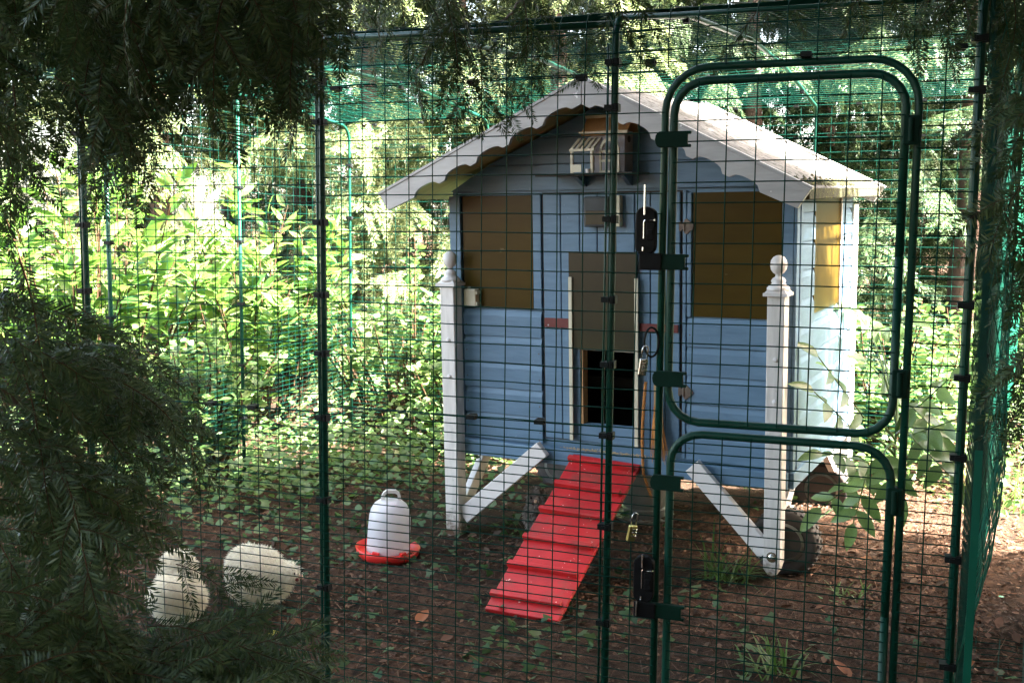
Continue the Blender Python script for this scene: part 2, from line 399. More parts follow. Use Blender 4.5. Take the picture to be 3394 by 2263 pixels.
# near yew boughs: base x,y,z, direction, scale, template
LEFT=[(-0.453,2.052,2.009,-0.312,-0.323,-0.894,1.199,4),(-0.944,2.003,2.002,-0.196,0.175,-0.965,0.759,3),(-0.823,2.145,2.092,0.559,-0.269,-0.784,1.15,3),(-0.703,2.877,2.291,0.632,-0.148,-0.76,1.087,1),(-1.191,2.701,2.161,0.234,-0.014,-0.972,1.056,0),(-0.674,2.9,2.311,-0.097,-0.256,-0.962,1.217,1),(-0.76,2.749,2.275,0.666,0.166,-0.727,1.027,4),(-1.281,2.447,2.19,0.749,-0.207,-0.63,0.949,2),(-0.641,2.131,2.14,0.458,0.33,-0.826,0.925,1),(-1.13,2.74,2.144,0.34,-0.144,-0.929,0.908,1),(-0.898,2.476,1.999,0.43,-0.516,-0.741,1.058,2),(-0.466,1.978,2.022,0.753,0.279,-0.596,0.875,0),(-0.822,2.805,2.21,0.291,0.159,-0.944,0.796,1),(-1.353,2.796,2.294,0.61,0.588,-0.532,1.177,4),(-0.77,2.36,2.152,-0.438,0.471,-0.766,0.937,1),(-0.878,2.107,2.068,0.82,0.088,-0.566,0.76,4),(-0.836,2.614,2.201,0.663,0.296,-0.688,1.091,3),(-1.082,2.739,2.234,0.524,-0.176,-0.833,0.987,1),(-1.163,2.746,2.212,0.35,-0.413,-0.841,0.937,0),(-0.913,2.01,2.084,0.253,0.111,-0.961,0.863,0),(-0.875,2.448,2.194,0.05,0.67,-0.741,0.881,0),(-0.914,2.077,2.006,0.161,0.804,-0.572,1.042,3),(-1.109,2.29,2.063,0.168,-0.432,-0.886,0.895,1),(-1.362,2.559,2.182,0.57,0.561,-0.601,1.192,3),(-1.139,2.393,2.098,0.302,0.807,-0.507,0.845,2),(-1.399,2.858,2.236,0.567,-0.316,-0.76,1.115,0),(-0.611,2.246,2.034,0.514,0.455,-0.727,1.228,2),(-0.769,2.291,2.055,0.522,-0.437,-0.732,1.248,3),(-0.629,2.331,2.115,0.377,0.463,-0.802,1.077,2),(-0.625,1.942,2.132,-0.02,0.575,-0.818,1.172,0),(-0.613,2.365,2.17,0.185,0.255,-0.949,0.823,4),(-1.05,2.556,2.197,0.288,0.616,-0.734,0.896,2),(-0.645,1.938,2.024,-0.139,0.276,-0.951,1.157,4),(-1.056,2.69,2.169,0.166,-0.395,-0.904,0.98,2),(-0.921,2.656,2.242,0.244,-0.404,-0.882,1.157,4),(-0.798,2.3,2.068,0.399,-0.162,-0.902,1.165,2),(-1.156,2.218,2.164,0.506,-0.064,-0.86,1.055,1),(-0.552,2.133,2.075,-0.087,0.545,-0.834,0.951,2),(-0.784,2.496,2.134,-0.175,-0.371,-0.912,1.222,0),(-0.879,2.096,1.94,0.659,-0.268,-0.703,0.907,3),(-0.731,2.156,1.971,-0.481,0.732,-0.482,1.133,0),(-1.182,2.509,2.215,0.193,0.241,-0.951,0.815,1),(-0.909,2.161,2.138,0.355,-0.232,-0.906,0.768,1),(-0.828,2.616,2.175,-0.28,-0.769,-0.575,1.101,2),(-0.885,2.468,2.254,0.625,0.431,-0.651,0.991,4),(-1.135,2.397,2.253,-0.123,0.3,-0.946,1.008,4),(-1.178,2.257,2.128,0.225,0.636,-0.738,1.111,2),(-0.709,2.247,1.999,0.078,0.083,-0.993,1.037,3),(-0.821,1.94,1.983,0.341,0.341,-0.876,0.792,3),(-0.678,2.128,2.062,0.266,-0.126,-0.956,1.022,4),(-0.546,2.347,2.126,0.769,0.133,-0.625,1.214,3),(-0.664,2.364,2.156,-0.213,-0.258,-0.942,1.012,0),(-0.785,2.223,2.197,-0.101,-0.323,-0.941,1.193,3),(-0.969,2.328,2.067,-0.015,0.019,-1,1.053,4),(-1.326,2.814,2.172,0.081,-0.735,-0.673,0.811,3),(-0.977,2.427,2.168,0.166,-0.281,-0.945,1.226,3),(-0.534,2.086,2.019,0.4,0.238,-0.885,1.033,2),(-1.062,2.575,2.166,0.095,-0.712,-0.696,1.134,1),(-0.672,2.878,2.198,-0.675,-0.023,-0.737,1.143,2),(-1.345,2.637,2.098,0.604,0.495,-0.625,1.025,0),(-0.657,1.905,1.915,-0.325,0.499,-0.804,0.943,1),(-1.035,2.355,2.175,0.483,0.621,-0.618,1.145,0),(-0.455,2.047,2.135,-0.069,0.522,-0.85,1.043,0),(-0.717,2.466,2.058,0.209,-0.506,-0.837,1.1,4),(-0.533,2.513,2.266,0.265,0.487,-0.833,1.218,2),(-0.973,2.239,2.142,-0.023,-0.143,-0.989,1.186,3),(-1.073,2.719,2.209,0.137,-0.398,-0.907,0.874,0),(-1.307,2.474,2.101,0.87,-0.122,-0.478,1.063,0),(-0.548,2.171,2.102,-0.086,0.493,-0.866,0.829,0),(-0.483,2.255,2.025,0.251,-0.5,-0.829,1.048,2),(-0.712,2.671,2.189,0.757,0.074,-0.649,1.155,4),(-0.817,2.902,2.208,0.874,-0.099,-0.476,0.915,3),(-0.822,2.474,2.115,-0.124,-0.539,-0.833,1.226,0),(-0.824,2.229,2.072,0.139,-0.867,-0.478,1.114,3),(-1.136,2.157,2.114,0.131,0.508,-0.851,0.855,2),(-0.543,2.904,2.307,0.2,-0.116,-0.973,0.957,1),(-0.485,2.242,1.967,-0.449,-0.66,-0.602,0.916,4),(-0.638,2.372,2.068,0.152,-0.186,-0.971,1.019,3),(-0.754,2.237,2.066,0.366,0.384,-0.847,1.21,3),(-0.941,2.58,2.286,0.241,0.169,-0.956,1.012,2),(-0.535,2.486,2.168,0.106,0.07,-0.992,0.961,2),(-0.713,2.381,2.118,-0.083,-0.088,-0.993,1.051,1),(-0.559,2.43,2.117,-0.037,0.031,-0.999,1.122,4),(-0.784,2.403,2.144,0.722,-0.375,-0.582,1.137,3),(-0.94,2.588,2.139,-0.12,0.496,-0.86,0.965,4),(-1.155,2.605,2.103,-0.024,-0.477,-0.879,1.008,2),(-0.767,2.101,2.039,-0.175,0.193,-0.966,0.928,4),(-0.576,2.02,2.004,-0.292,-0.512,-0.808,0.789,4),(-0.747,2.339,2.075,-0.317,-0.54,-0.78,1.009,0),(-1.156,2.878,2.355,0.399,-0.243,-0.884,1.16,0),(-0.699,2.433,2.115,0.52,0.202,-0.83,1.123,1),(-1.18,2.737,2.335,-0.385,-0.348,-0.854,1.144,2),(-0.929,2.549,2.042,-0.147,-0.005,-0.989,1.041,2),(-0.836,2.243,1.754,0.141,0.594,-0.792,0.714,1),(-0.875,2.161,1.793,0.164,0.41,-0.897,0.926,4),(-0.909,2.634,1.819,-0.198,-0.668,-0.717,0.702,0),(-0.817,2.12,1.736,0.566,0.264,-0.781,0.904,3),(-0.968,2.331,1.891,0.23,0.024,-0.973,0.729,3),(-1.007,2.559,1.818,0.284,-0.298,-0.911,0.977,2),(-0.907,2.176,1.77,0.543,-0.526,-0.654,1.033,0),(-0.932,2.31,1.925,0.396,0.265,-0.879,0.827,2),(-0.941,2.553,1.88,0.245,-0.011,-0.969,0.892,0),(-0.999,2.598,1.902,0.319,-0.145,-0.937,0.775,2),(-0.934,2.421,1.866,0.128,0.285,-0.95,0.715,0),(-0.935,2.25,1.93,0.468,0.276,-0.84,0.918,1),(-0.909,2.435,1.91,0.144,0.394,-0.908,0.879,3),(-0.97,2.386,1.846,0.479,0.176,-0.86,1.023,0),(-0.856,2.211,1.766,0.044,0.401,-0.915,0.762,3),(-0.902,2.291,1.85,0.247,-0.386,-0.889,0.978,3),(-1.042,1.958,1.723,0.644,0.464,-0.608,0.751,0),(-1.081,2.281,1.904,0.449,-0.402,-0.798,0.718,3),(-1.166,2.177,1.861,0.874,0.047,-0.484,0.966,1),(-1.098,2.226,1.831,0.133,-0.091,-0.987,0.842,2),(-1.218,2.328,1.796,0.801,0.316,-0.509,0.957,3),(-1.115,2.398,1.919,-0.109,-0.19,-0.976,0.713,3),(-1.31,2.344,1.937,0.611,0.441,-0.657,0.858,2),(-0.955,1.853,1.709,0.335,0.316,-0.887,0.841,1),(-1.101,2.217,1.763,0.603,-0.335,-0.724,0.856,3),(-1.111,2.136,1.856,0.49,0.226,-0.842,0.805,0),(-1.227,2.445,1.93,0.448,-0.099,-0.889,0.781,2),(-1.262,2.562,1.718,0.209,-0.514,-0.832,0.936,0),(-0.999,2.094,1.74,0.175,-0.163,-0.971,0.932,2),(-1.038,1.992,1.84,0.569,-0.503,-0.65,0.778,1),(-0.769,2.475,2.025,0.118,0.491,-0.863,0.826,4),(-0.562,2.447,1.936,0.263,0.289,-0.921,0.792,2),(-0.588,2.455,1.946,-0.121,-0.067,-0.99,0.618,3),(-0.734,2.612,1.976,-0.046,-0.198,-0.979,0.885,4),(-0.625,2.201,1.916,0.199,0.725,-0.66,0.738,3),(-0.62,2.079,1.878,0.559,0.299,-0.774,0.627,4),(-0.619,2.668,2.012,0.097,-0.52,-0.849,0.65,0),(-0.568,2.248,1.945,0.403,-0.061,-0.913,0.684,3),(-0.531,2.129,1.889,0.452,-0.001,-0.892,0.786,1),(-0.758,2.415,1.966,0.235,-0.081,-0.969,0.788,3),(-0.455,2.158,1.915,0.245,-0.015,-0.969,0.66,2),(-0.978,2.231,1.23,0.724,-0.451,-0.522,0.894,1),(-1.086,1.991,1.041,0.48,-0.15,-0.865,1.027,4),(-1.248,2.282,1.211,0.413,0.865,-0.284,0.801,3),(-1.084,2.042,0.976,0.973,0.181,-0.145,0.862,2),(-0.924,1.997,1.063,0.836,0.113,-0.537,1.008,4),(-1.121,2.292,0.811,0.383,-0.675,-0.631,0.763,2),(-1.134,2.55,1.069,0.97,0.059,-0.235,0.91,1),(-1.059,1.957,1.084,0.99,-0.139,0.006,0.76,1),(-1.216,2.128,0.836,0.545,0.019,-0.838,0.93,4),(-1.1,2.333,0.803,0.653,-0.231,-0.721,0.863,2),(-1.278,2.474,0.988,0.788,0.111,-0.606,1.031,4),(-1.289,2.571,1.378,0.234,-0.596,-0.768,1.119,3),(-1.071,1.897,1.006,0.787,-0.295,-0.542,1,2),(-1.158,2.19,1.278,0.984,0.084,-0.155,0.989,2),(-1.16,2.086,1.161,0.968,0.25,-0.015,0.948,1),(-1.04,2.017,1.102,0.822,0.256,-0.509,1.171,3),(-1.094,2.604,1.262,0.655,-0.381,-0.653,1.084,1),(-1.058,1.879,1.133,0.986,-0.123,-0.114,0.787,4),(-0.959,2.084,1.038,0.697,-0.207,-0.686,1.097,3),(-1.105,2.187,1.318,0.607,0.658,-0.445,1.145,0),(-1.11,2.013,1.189,0.966,0.208,0.151,0.892,2),(-1.149,2.354,1.156,0.781,0.563,-0.271,0.803,3),(-0.955,1.939,1.223,0.478,-0.252,-0.842,1.064,2),(-1.055,1.896,1.356,0.9,-0.368,-0.233,0.794,2),(-1.056,2.082,1.196,-0.025,-0.437,-0.899,0.926,1),(-1.304,2.311,0.818,0.703,0.545,-0.457,1.138,1),(-1.253,2.29,1.124,0.942,-0.016,-0.334,0.903,4),(-1.331,2.546,0.906,0.798,-0.595,-0.095,0.996,2),(-0.932,2.107,1.08,0.747,0.593,-0.3,0.935,3),(-1.312,2.269,1.205,0.63,0.753,-0.189,0.869,4),(-0.876,1.907,1.046,0.568,-0.531,-0.629,1.11,2),(-0.986,2.24,1.229,0.787,-0.427,-0.445,1.132,4),(-0.926,1.915,1.4,0.323,-0.026,-0.946,1.073,2),(-1.416,2.503,0.679,0.923,-0.344,-0.171,1.046,1),(-0.999,2.198,0.989,0.036,0.725,-0.688,1.117,4),(-1.252,2.263,0.948,0.942,0.334,-0.043,1.054,3),(-0.956,1.912,1.049,0.926,-0.374,0.059,0.765,4),(-0.927,2.035,1.034,0.602,-0.566,-0.563,1.119,1),(-0.915,2.09,1.147,0.626,-0.35,-0.696,1.057,0),(-0.97,1.788,1.21,0.721,0.693,-0,1.062,0),(-0.928,2.308,1.042,0.841,0.005,-0.541,0.88,3),(-0.875,2.061,1.181,0.869,0.359,-0.34,0.801,4),(-0.972,2.432,1.267,0.346,-0.026,-0.938,0.703,0),(-0.737,1.96,1.157,0.641,0.442,-0.628,0.847,2),(-1.003,2.317,1.127,0.887,-0.069,-0.456,0.724,4),(-1.004,2.335,1.221,0.811,-0.306,-0.499,0.935,4),(-0.911,2.387,1.124,0.897,-0.062,-0.439,0.749,4),(-0.976,2.366,1.222,0.839,0.371,-0.398,0.712,4),(-0.955,2.135,1.228,0.94,-0.225,-0.257,0.827,4),(-0.94,2.556,1.17,0.899,0.034,-0.437,0.882,3),(-0.839,1.962,1.21,0.642,0.299,-0.706,0.664,1),(-1.038,2.51,1.134,0.851,-0.427,-0.306,0.674,1),(-1.002,1.585,0.697,0.956,0.278,-0.092,1.025,2),(-1.098,1.884,0.78,0.992,-0.006,-0.129,1.086,1),(-0.633,1.648,0.651,0.973,-0.124,0.193,1.012,2),(-1.006,2.19,0.543,0.928,-0.371,-0.025,0.816,2),(-0.757,1.664,0.715,0.921,-0.071,-0.382,1.094,4),(-1.009,1.986,0.516,0.975,-0.12,-0.186,0.784,2),(-0.906,1.766,0.629,0.973,0.211,-0.092,0.911,4),(-1.006,1.792,0.709,0.723,0.418,-0.55,1.102,0),(-0.797,2.117,0.548,0.848,-0.215,-0.484,1.074,2),(-0.865,1.666,0.754,0.725,0.515,0.457,0.894,0),(-1.06,1.905,0.813,0.712,0.151,-0.686,0.942,4),(-1.125,2.106,0.592,0.922,-0.035,-0.386,1.031,0),(-0.893,1.634,0.694,0.996,-0.05,-0.08,1.112,1),(-1.089,1.966,0.693,0.986,-0.027,0.166,0.861,3),(-0.695,2.307,0.368,0.833,-0.313,-0.457,0.787,2),(-1.009,1.904,0.709,0.92,-0.376,-0.115,0.978,1),(-0.629,2.056,0.514,0.781,0.472,-0.408,0.842,3),(-0.592,1.719,0.625,0.998,-0.022,0.055,0.768,2),(-0.629,1.665,0.572,0.953,0.249,0.171,0.776,1),(-0.896,1.615,0.671,0.737,0.566,-0.369,0.791,1),(-0.735,2.198,0.405,0.906,0.003,0.424,0.886,0),(-0.864,1.514,0.791,0.489,0.857,-0.162,1.048,0),(-0.774,1.589,0.762,0.648,0.747,-0.149,1.035,1),(-0.733,1.698,0.588,0.565,0.591,0.576,1.069,1),(-0.628,1.872,0.608,0.982,-0.08,-0.169,1.017,4),(-0.732,1.791,0.66,0.92,-0.208,-0.333,0.755,4),(-1.243,2.243,0.474,0.944,0.152,-0.293,1.017,4),(-0.882,1.867,0.581,0.624,0.513,-0.59,1.056,4),(-0.729,1.755,0.666,0.936,-0.289,0.199,0.988,2),(-1.144,2.24,0.45,0.838,-0.532,-0.126,0.882,4),(-1.195,2.069,0.604,0.954,0.024,-0.3,0.825,1),(-0.977,1.603,0.827,0.839,0.439,-0.321,1.124,1),(-0.811,1.801,0.619,0.91,-0.109,-0.399,0.911,2),(-0.761,1.992,0.594,0.916,-0.394,-0.074,0.854,3),(-0.828,1.718,0.818,0.766,0.268,-0.585,0.761,1),(-0.725,1.791,0.674,0.756,-0.599,-0.264,1.109,3),(-1.129,2.033,0.527,0.636,0.769,-0.059,0.972,1),(-1.159,1.961,0.594,0.988,0.034,-0.152,1.028,3),(-0.552,1.701,0.623,0.887,-0.246,0.391,0.9,4),(-0.916,2.22,0.505,0.822,-0.526,-0.218,0.785,2),(-0.916,1.799,0.661,0.865,0.478,0.153,1.103,2),(-1.018,2.081,0.529,0.905,-0.41,-0.113,0.998,0),(-1.046,2.111,0.639,0.828,-0.548,-0.117,0.798,2),(-1.268,2.27,0.356,0.955,-0.278,-0.102,0.833,1),(-1.02,1.909,0.557,0.983,0.17,-0.075,0.99,3),(-1.031,1.996,0.625,0.979,-0.164,-0.118,1.096,4),(-0.734,1.763,0.646,0.986,-0.103,-0.128,0.898,2),(-0.912,2.192,0.63,0.102,-0.969,-0.227,0.816,4),(-1.224,2.103,0.549,0.568,0.79,0.23,0.919,1),(-1.194,2.206,0.498,0.831,0.431,0.351,1.059,0),(-0.994,2.149,0.599,0.82,-0.553,-0.148,1.058,1),(-0.949,1.767,0.605,0.968,0.072,0.239,0.951,1),(-0.8,1.739,0.656,0.895,-0.445,-0.041,0.891,0),(-0.938,1.646,0.8,0.936,0.316,-0.156,0.841,2),(-0.897,1.821,0.751,0.861,-0.364,-0.355,0.822,1),(-0.611,2.045,0.521,0.859,0.277,-0.431,0.818,3),(-0.945,1.562,0.78,0.72,0.61,-0.331,0.92,2),(-0.723,2.068,0.485,0.963,0.172,0.209,0.954,4),(-0.932,1.692,0.854,0.915,0.272,-0.299,1.034,1),(-1.213,2.227,0.48,0.948,-0.197,-0.252,0.783,1),(-1.032,1.795,0.59,0.724,0.69,0.006,0.846,4),(-1.102,2.087,0.613,0.896,-0.207,-0.393,0.816,2),(-0.584,2.1,0.546,0.717,0.241,-0.654,0.87,2),(-0.92,2.154,0.525,0.959,0.281,0.039,0.764,0),(-0.707,1.989,0.492,0.92,0.373,0.121,1.001,1),(-0.765,2.148,0.414,0.828,-0.459,0.322,1.037,1),(-0.563,2.104,0.538,0.849,-0.516,-0.108,0.941,0),(-0.969,2.301,0.362,0.988,-0.143,0.066,0.796,4),(-0.768,2.167,0.548,0.615,-0.751,0.24,0.9,4),(-0.617,1.882,0.598,0.745,-0.198,0.637,0.938,2),(-0.575,1.848,0.659,0.974,0.167,-0.151,1.031,1),(-0.685,1.838,0.665,1,-0.026,-0.015,0.759,1),(-0.805,2.014,0.483,0.658,0.725,0.202,0.852,3),(-0.704,1.954,0.547,0.755,-0.559,0.343,0.851,4),(-0.731,2.297,0.463,0.841,-0.503,-0.2,0.872,2),(-0.724,1.992,0.578,0.498,-0.836,0.229,1.02,4),(-0.686,1.874,0.711,0.984,-0.165,0.072,0.881,2),(-0.773,1.946,0.595,0.997,-0.042,-0.066,1.005,0),(-0.972,2.227,0.388,0.998,-0.041,0.038,1.046,0),(-0.744,1.853,0.587,0.827,0.543,-0.145,0.926,1),(-0.562,1.853,0.67,0.403,0.586,-0.703,0.785,1),(-0.642,2.102,0.515,0.813,0.576,-0.09,0.942,2),(-0.534,1.868,0.643,0.5,0.836,-0.224,0.845,2),(-0.827,2.231,0.454,0.917,0.075,-0.392,0.839,2),(-0.655,2.123,0.427,0.885,-0.212,0.415,0.947,3),(-0.669,2.018,0.542,0.828,-0.556,0.078,0.859,2),(-0.86,2.201,0.508,0.967,0.051,-0.251,0.948,1),(-0.623,2.001,0.617,0.9,-0.427,-0.082,0.919,3),(-0.71,2.122,0.752,0.938,-0.269,-0.22,0.757,2),(-0.904,2.123,0.84,0.822,0.529,-0.208,0.679,4),(-1.022,2.187,0.914,0.975,0.21,-0.077,0.854,4)]
TOP=[(-0.315,3.108,2.294,-0.058,0.726,-0.685,1.156,2),(-0.555,3.811,2.38,-0.077,0.584,-0.808,1.026,4),(0.207,4.367,2.429,0.242,-0.884,-0.401,0.996,4),(0.214,4.164,2.522,0.52,0.552,-0.651,0.979,2),(-0.592,3.84,2.453,0.4,0.132,-0.907,1.105,3),(-0.266,4.27,2.489,0.207,0.352,-0.913,1.177,3),(0.137,4.27,2.367,0.933,-0.265,-0.245,0.887,4),(-0.123,3.694,2.436,0.726,-0.431,-0.535,0.982,3),(-0.392,3.865,2.265,-0.78,0.016,-0.626,0.956,1),(0.068,3.234,2.174,-0.197,-0.655,-0.73,0.999,3),(-0.493,4.437,2.523,0.041,0.764,-0.644,0.82,1),(-0.835,4.246,2.545,0.228,0.014,-0.973,1.184,2),(-0.711,3.782,2.314,0.825,-0.305,-0.475,1.029,4),(-0.226,3.772,2.367,0.354,0.186,-0.916,1.124,3),(0.234,3.746,2.341,0.292,-0.065,-0.954,1.043,0),(-0.325,3.721,2.349,-0.585,-0.544,-0.602,0.873,0),(-0.1,2.868,2.257,-0.547,0.464,-0.696,1.21,0),(-0.236,2.677,2.109,0.397,0.778,-0.486,1.057,4),(0.107,4.453,2.626,0.055,0.187,-0.981,0.94,3),(-0.028,4.017,2.378,0.738,-0.083,-0.67,0.876,3),(-0.157,2.958,2.172,0.308,-0.511,-0.803,0.932,4),(-0.427,4.558,2.639,-0.26,-0.379,-0.888,1.3,3),(0.44,4.445,2.724,-0.33,-0.084,-0.94,0.945,2),(-0.547,3.683,2.297,0.357,-0.524,-0.773,0.959,0),(-0.232,2.82,2.051,0.285,0.466,-0.838,0.894,1),(0.237,3.426,2.129,-0.219,-0.478,-0.851,0.97,0),(0.076,3.339,2.04,-0.389,-0.147,-0.909,0.892,4),(0.01,2.781,2.121,0.043,0.035,-0.998,0.876,0),(-0.358,3.044,2.117,-0.237,0.527,-0.816,0.723,1),(0.053,3.193,2.159,0.253,-0.135,-0.958,0.898,2),(-0.173,2.774,1.99,0.427,-0.076,-0.901,0.95,3),(-0.224,2.841,1.936,-0.164,0.359,-0.919,0.813,3),(-0.108,2.779,1.947,0.074,-0.116,-0.99,0.944,0),(0.308,2.859,2.237,-0.081,-0.57,-0.818,1.102,4),(1.404,4.217,2.503,-0.022,0.065,-0.998,0.905,1),(0.824,3.217,2.256,-0.546,-0.24,-0.803,1.087,2),(0.847,2.781,2.234,0.272,0.328,-0.905,0.956,1),(0.544,3.575,2.371,-0.128,-0.493,-0.86,1.019,0)]
RIGHT=[(1.399,2.84,1.453,-0.275,-0.737,-0.617,0.878,3),(1.098,2.315,1.778,0.084,-0.343,-0.935,0.958,1),(1.36,2.658,2.073,-0.88,-0.088,-0.466,0.853,0),(1.504,2.779,1.127,-0.754,-0.231,-0.615,1.16,0),(1.552,2.662,1.538,-0.784,0.398,-0.476,1.044,4),(1.602,3.184,2.218,-0.323,0.113,-0.94,1.017,2),(1.279,2.315,1.393,-0.489,0.16,-0.857,1.166,2),(1.178,2.611,2.007,0.014,-0.297,-0.955,0.824,2),(1.254,2.352,1.81,-0.634,-0.25,-0.732,1.065,3),(1.471,2.671,2.103,-0.221,0.363,-0.905,1.147,3),(1.492,3.071,2.003,-0.302,-0.184,-0.935,0.802,0),(1.391,2.874,2.097,-0.428,-0.629,-0.649,0.821,0),(1.354,2.759,1.718,-0.361,-0.627,-0.69,0.81,0),(1.617,3.167,1.431,-0.534,-0.181,-0.826,0.847,3),(1.391,2.432,1.682,-0.56,0.653,-0.51,0.906,1),(1.227,2.255,1.177,0.487,0.752,-0.444,0.862,0),(1.721,3.071,1.997,0.142,0.624,-0.769,0.883,2),(1.477,2.859,1.434,0.416,-0.35,-0.839,1.057,0),(1.418,2.886,1.243,-0.202,-0.462,-0.864,1.048,2),(1.685,3.24,2.322,-0.609,-0.439,-0.66,0.867,0),(1.17,2.332,1.375,-0.139,-0.469,-0.872,1.045,0),(1.47,3.046,1.581,0.115,0.019,-0.993,1.186,2),(1.431,2.618,1.987,-0.219,-0.218,-0.951,0.825,3),(1.624,3.182,2.091,-0.149,-0.143,-0.979,0.993,3),(1.723,3.058,1.512,-0.676,0.448,-0.585,1.17,3),(1.268,2.477,1.821,-0.844,0.025,-0.536,0.818,2),(1.559,2.756,1.269,-0.466,0.665,-0.583,0.893,2),(1.528,2.799,1.517,-0.245,0.869,-0.43,0.865,4),(1.586,3.062,1.7,-0.268,-0.109,-0.957,1.035,1),(1.405,3.049,2.14,-0.495,-0.213,-0.842,0.884,1),(1.356,2.828,1.472,0.237,-0.119,-0.964,1.156,2),(1.4,2.611,1.625,-0.192,-0.635,-0.748,1.039,3),(1.591,3.221,2.178,-0.629,-0.687,-0.364,1.01,0),(1.652,3.017,1.439,-0.374,-0.922,-0.103,0.922,1),(1.267,2.322,1.33,-0.293,-0.286,-0.912,1.137,2),(1.174,2.447,1.674,0.002,0.103,-0.995,0.883,0),(1.285,2.505,2.176,-0.462,0.412,-0.786,0.928,3),(1.658,3.197,2.138,-0.794,-0.333,-0.509,1.081,3),(1.164,2.286,1.669,-0.346,0.121,-0.93,1.193,3),(1.438,2.933,2.122,-0.868,-0.458,-0.191,1.103,3),(1.614,3.132,2.143,-0.32,-0.224,-0.92,1.143,2),(1.35,2.641,1.383,-0.214,-0.583,-0.784,0.96,4),(1.085,2.619,2.075,-0.593,-0.387,-0.707,0.853,1),(0.845,2.42,2.158,-0.454,-0.248,-0.856,0.853,1),(1.234,2.835,2.19,-0.394,0.667,-0.633,0.792,3),(1.135,2.54,2.158,-0.642,0.351,-0.682,1.047,4),(1.334,3.159,2.218,0.037,-0.357,-0.933,0.966,0),(1.254,2.84,2.156,0.035,-0.111,-0.993,0.95,0)]

# ------------------------------------------------------------------ ground
def gz(x, y):
    """height of the ground"""
    x = np.asarray(x, float); y = np.asarray(y, float)
    base = np.clip(0.045 * (x - 1.0), -0.055, 0.02)
    return base - 0.015 + 0.012 * np.sin(x * 3.1 + y * 1.7) + 0.010 * np.sin(y * 4.3 - x * 2.2) + 0.006 * np.sin(11 * x + 3 * np.sin(7 * y)) * np.sin(9 * y)


def build_ground():
    inn = np.arange(-4.5, 4.51, 0.06)
    outw = 4.5 + np.cumsum(0.1 * 1.22 ** np.arange(30))
    xs = np.r_[-outw[::-1], inn, outw]
    ys = np.r_[-outw[::-1] + 5, inn + 5, outw + 5]
    X, Y = np.meshgrid(xs, ys)
    Z = gz(X, Y)
    r = np.random.default_rng(3)
    Z = Z + r.normal(0, 0.006, Z.shape) * (np.abs(X) < 4.5)
    V = np.c_[X.ravel(), Y.ravel(), Z.ravel()]
    nx, ny = len(xs), len(ys)
    i = np.arange(nx * ny).reshape(ny, nx)
    Q = np.c_[i[:-1, :-1].ravel(), i[:-1, 1:].ravel(), i[1:, 1:].ravel(), i[1:, :-1].ravel()]
    obj('ground', bulk('ground', V, Q, M['soil'], True), kind='structure')


build_ground()

# ------------------------------------------------------------------ chicken coop (house on legs), own frame: X along the front, Y to the back, Z up from the floor
CM = Matrix(((0.8763, 0.48146, -0.01741, -0.26874), (-0.48175, 0.87601, -0.02286, 5.1502), (0.00424, 0.02842, 0.99959, 0.36595), (0, 0, 0, 1)))
coop = thing('chicken_coop', 'blue wooden playhouse coop on white legs with ochre window panels and scalloped white gable boards', 'chicken coop', M=CM)
CW, CD = 1.644, 1.20
AX, AZ = 0.835, 1.689          # apex of the roof line
TLx, TLz = -0.199, 1.233
TRx, TRz = 1.776, 1.223
SL = (AZ - TLz) / (AX - TLx); SR = (AZ - TRz) / (TRx - AX)


def roofz(x):
    return AZ - (AX - x) * SL if x < AX else AZ - (x - AX) * SR


def board_x(name, x0, x1, z0, z1, parent=coop, y=0.0, mat='blue', t=0.016):
    """shiplap board along X on the front"""
    b = MB()
    prof = [(y, z0), (y - t, z0), (y - t, z1 - 0.03), (y - 0.006, z1 - 0.004), (y, z1 - 0.004)]
    b.add([(x0, p[0], p[1]) for p in prof] + [(x1, p[0], p[1]) for p in prof],
          [(0, 1, 2, 3, 4), (9, 8, 7, 6, 5)] + [(k, 5 + k, 5 + (k + 1) % 5, (k + 1) % 5) for k in range(5)])
    return b.build(name, M[mat], parent)


def board_y(name, y0, y1, z0, z1, x, sgn, parent=coop, t=0.016):
    b = MB()
    prof = [(x, z0), (x + sgn * t, z0), (x + sgn * t, z1 - 0.03), (x + sgn * 0.006, z1 - 0.004), (x, z1 - 0.004)]
    b.add([(p[0], y0, p[1]) for p in prof] + [(p[0], y1, p[1]) for p in prof],
          [(4, 3, 2, 1, 0), (5, 6, 7, 8, 9)] + [((k + 1) % 5, 5 + (k + 1) % 5, 5 + k, k) for k in range(5)])
    return b.build(name, M['blue'], parent)


# floor and skirt
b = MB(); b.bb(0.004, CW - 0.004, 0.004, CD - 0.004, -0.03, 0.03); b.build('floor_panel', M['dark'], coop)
b = MB(); b.bb(0.0, CW, -0.05, -0.004, -0.024, 0.052); b.build('skirt_board', M['blue'], coop, bevel=0.004)
b = MB(); b.bb(CW + 0.001, CW + 0.022, -0.02, CD, -0.02, 0.05); b.build('skirt_board', M['blue'], coop, bevel=0.004)
b = MB(); b.bb(-0.022, -0.001, 0, CD, -0.02, 0.05); b.build('skirt_board', M['blue'], coop, bevel=0.004)
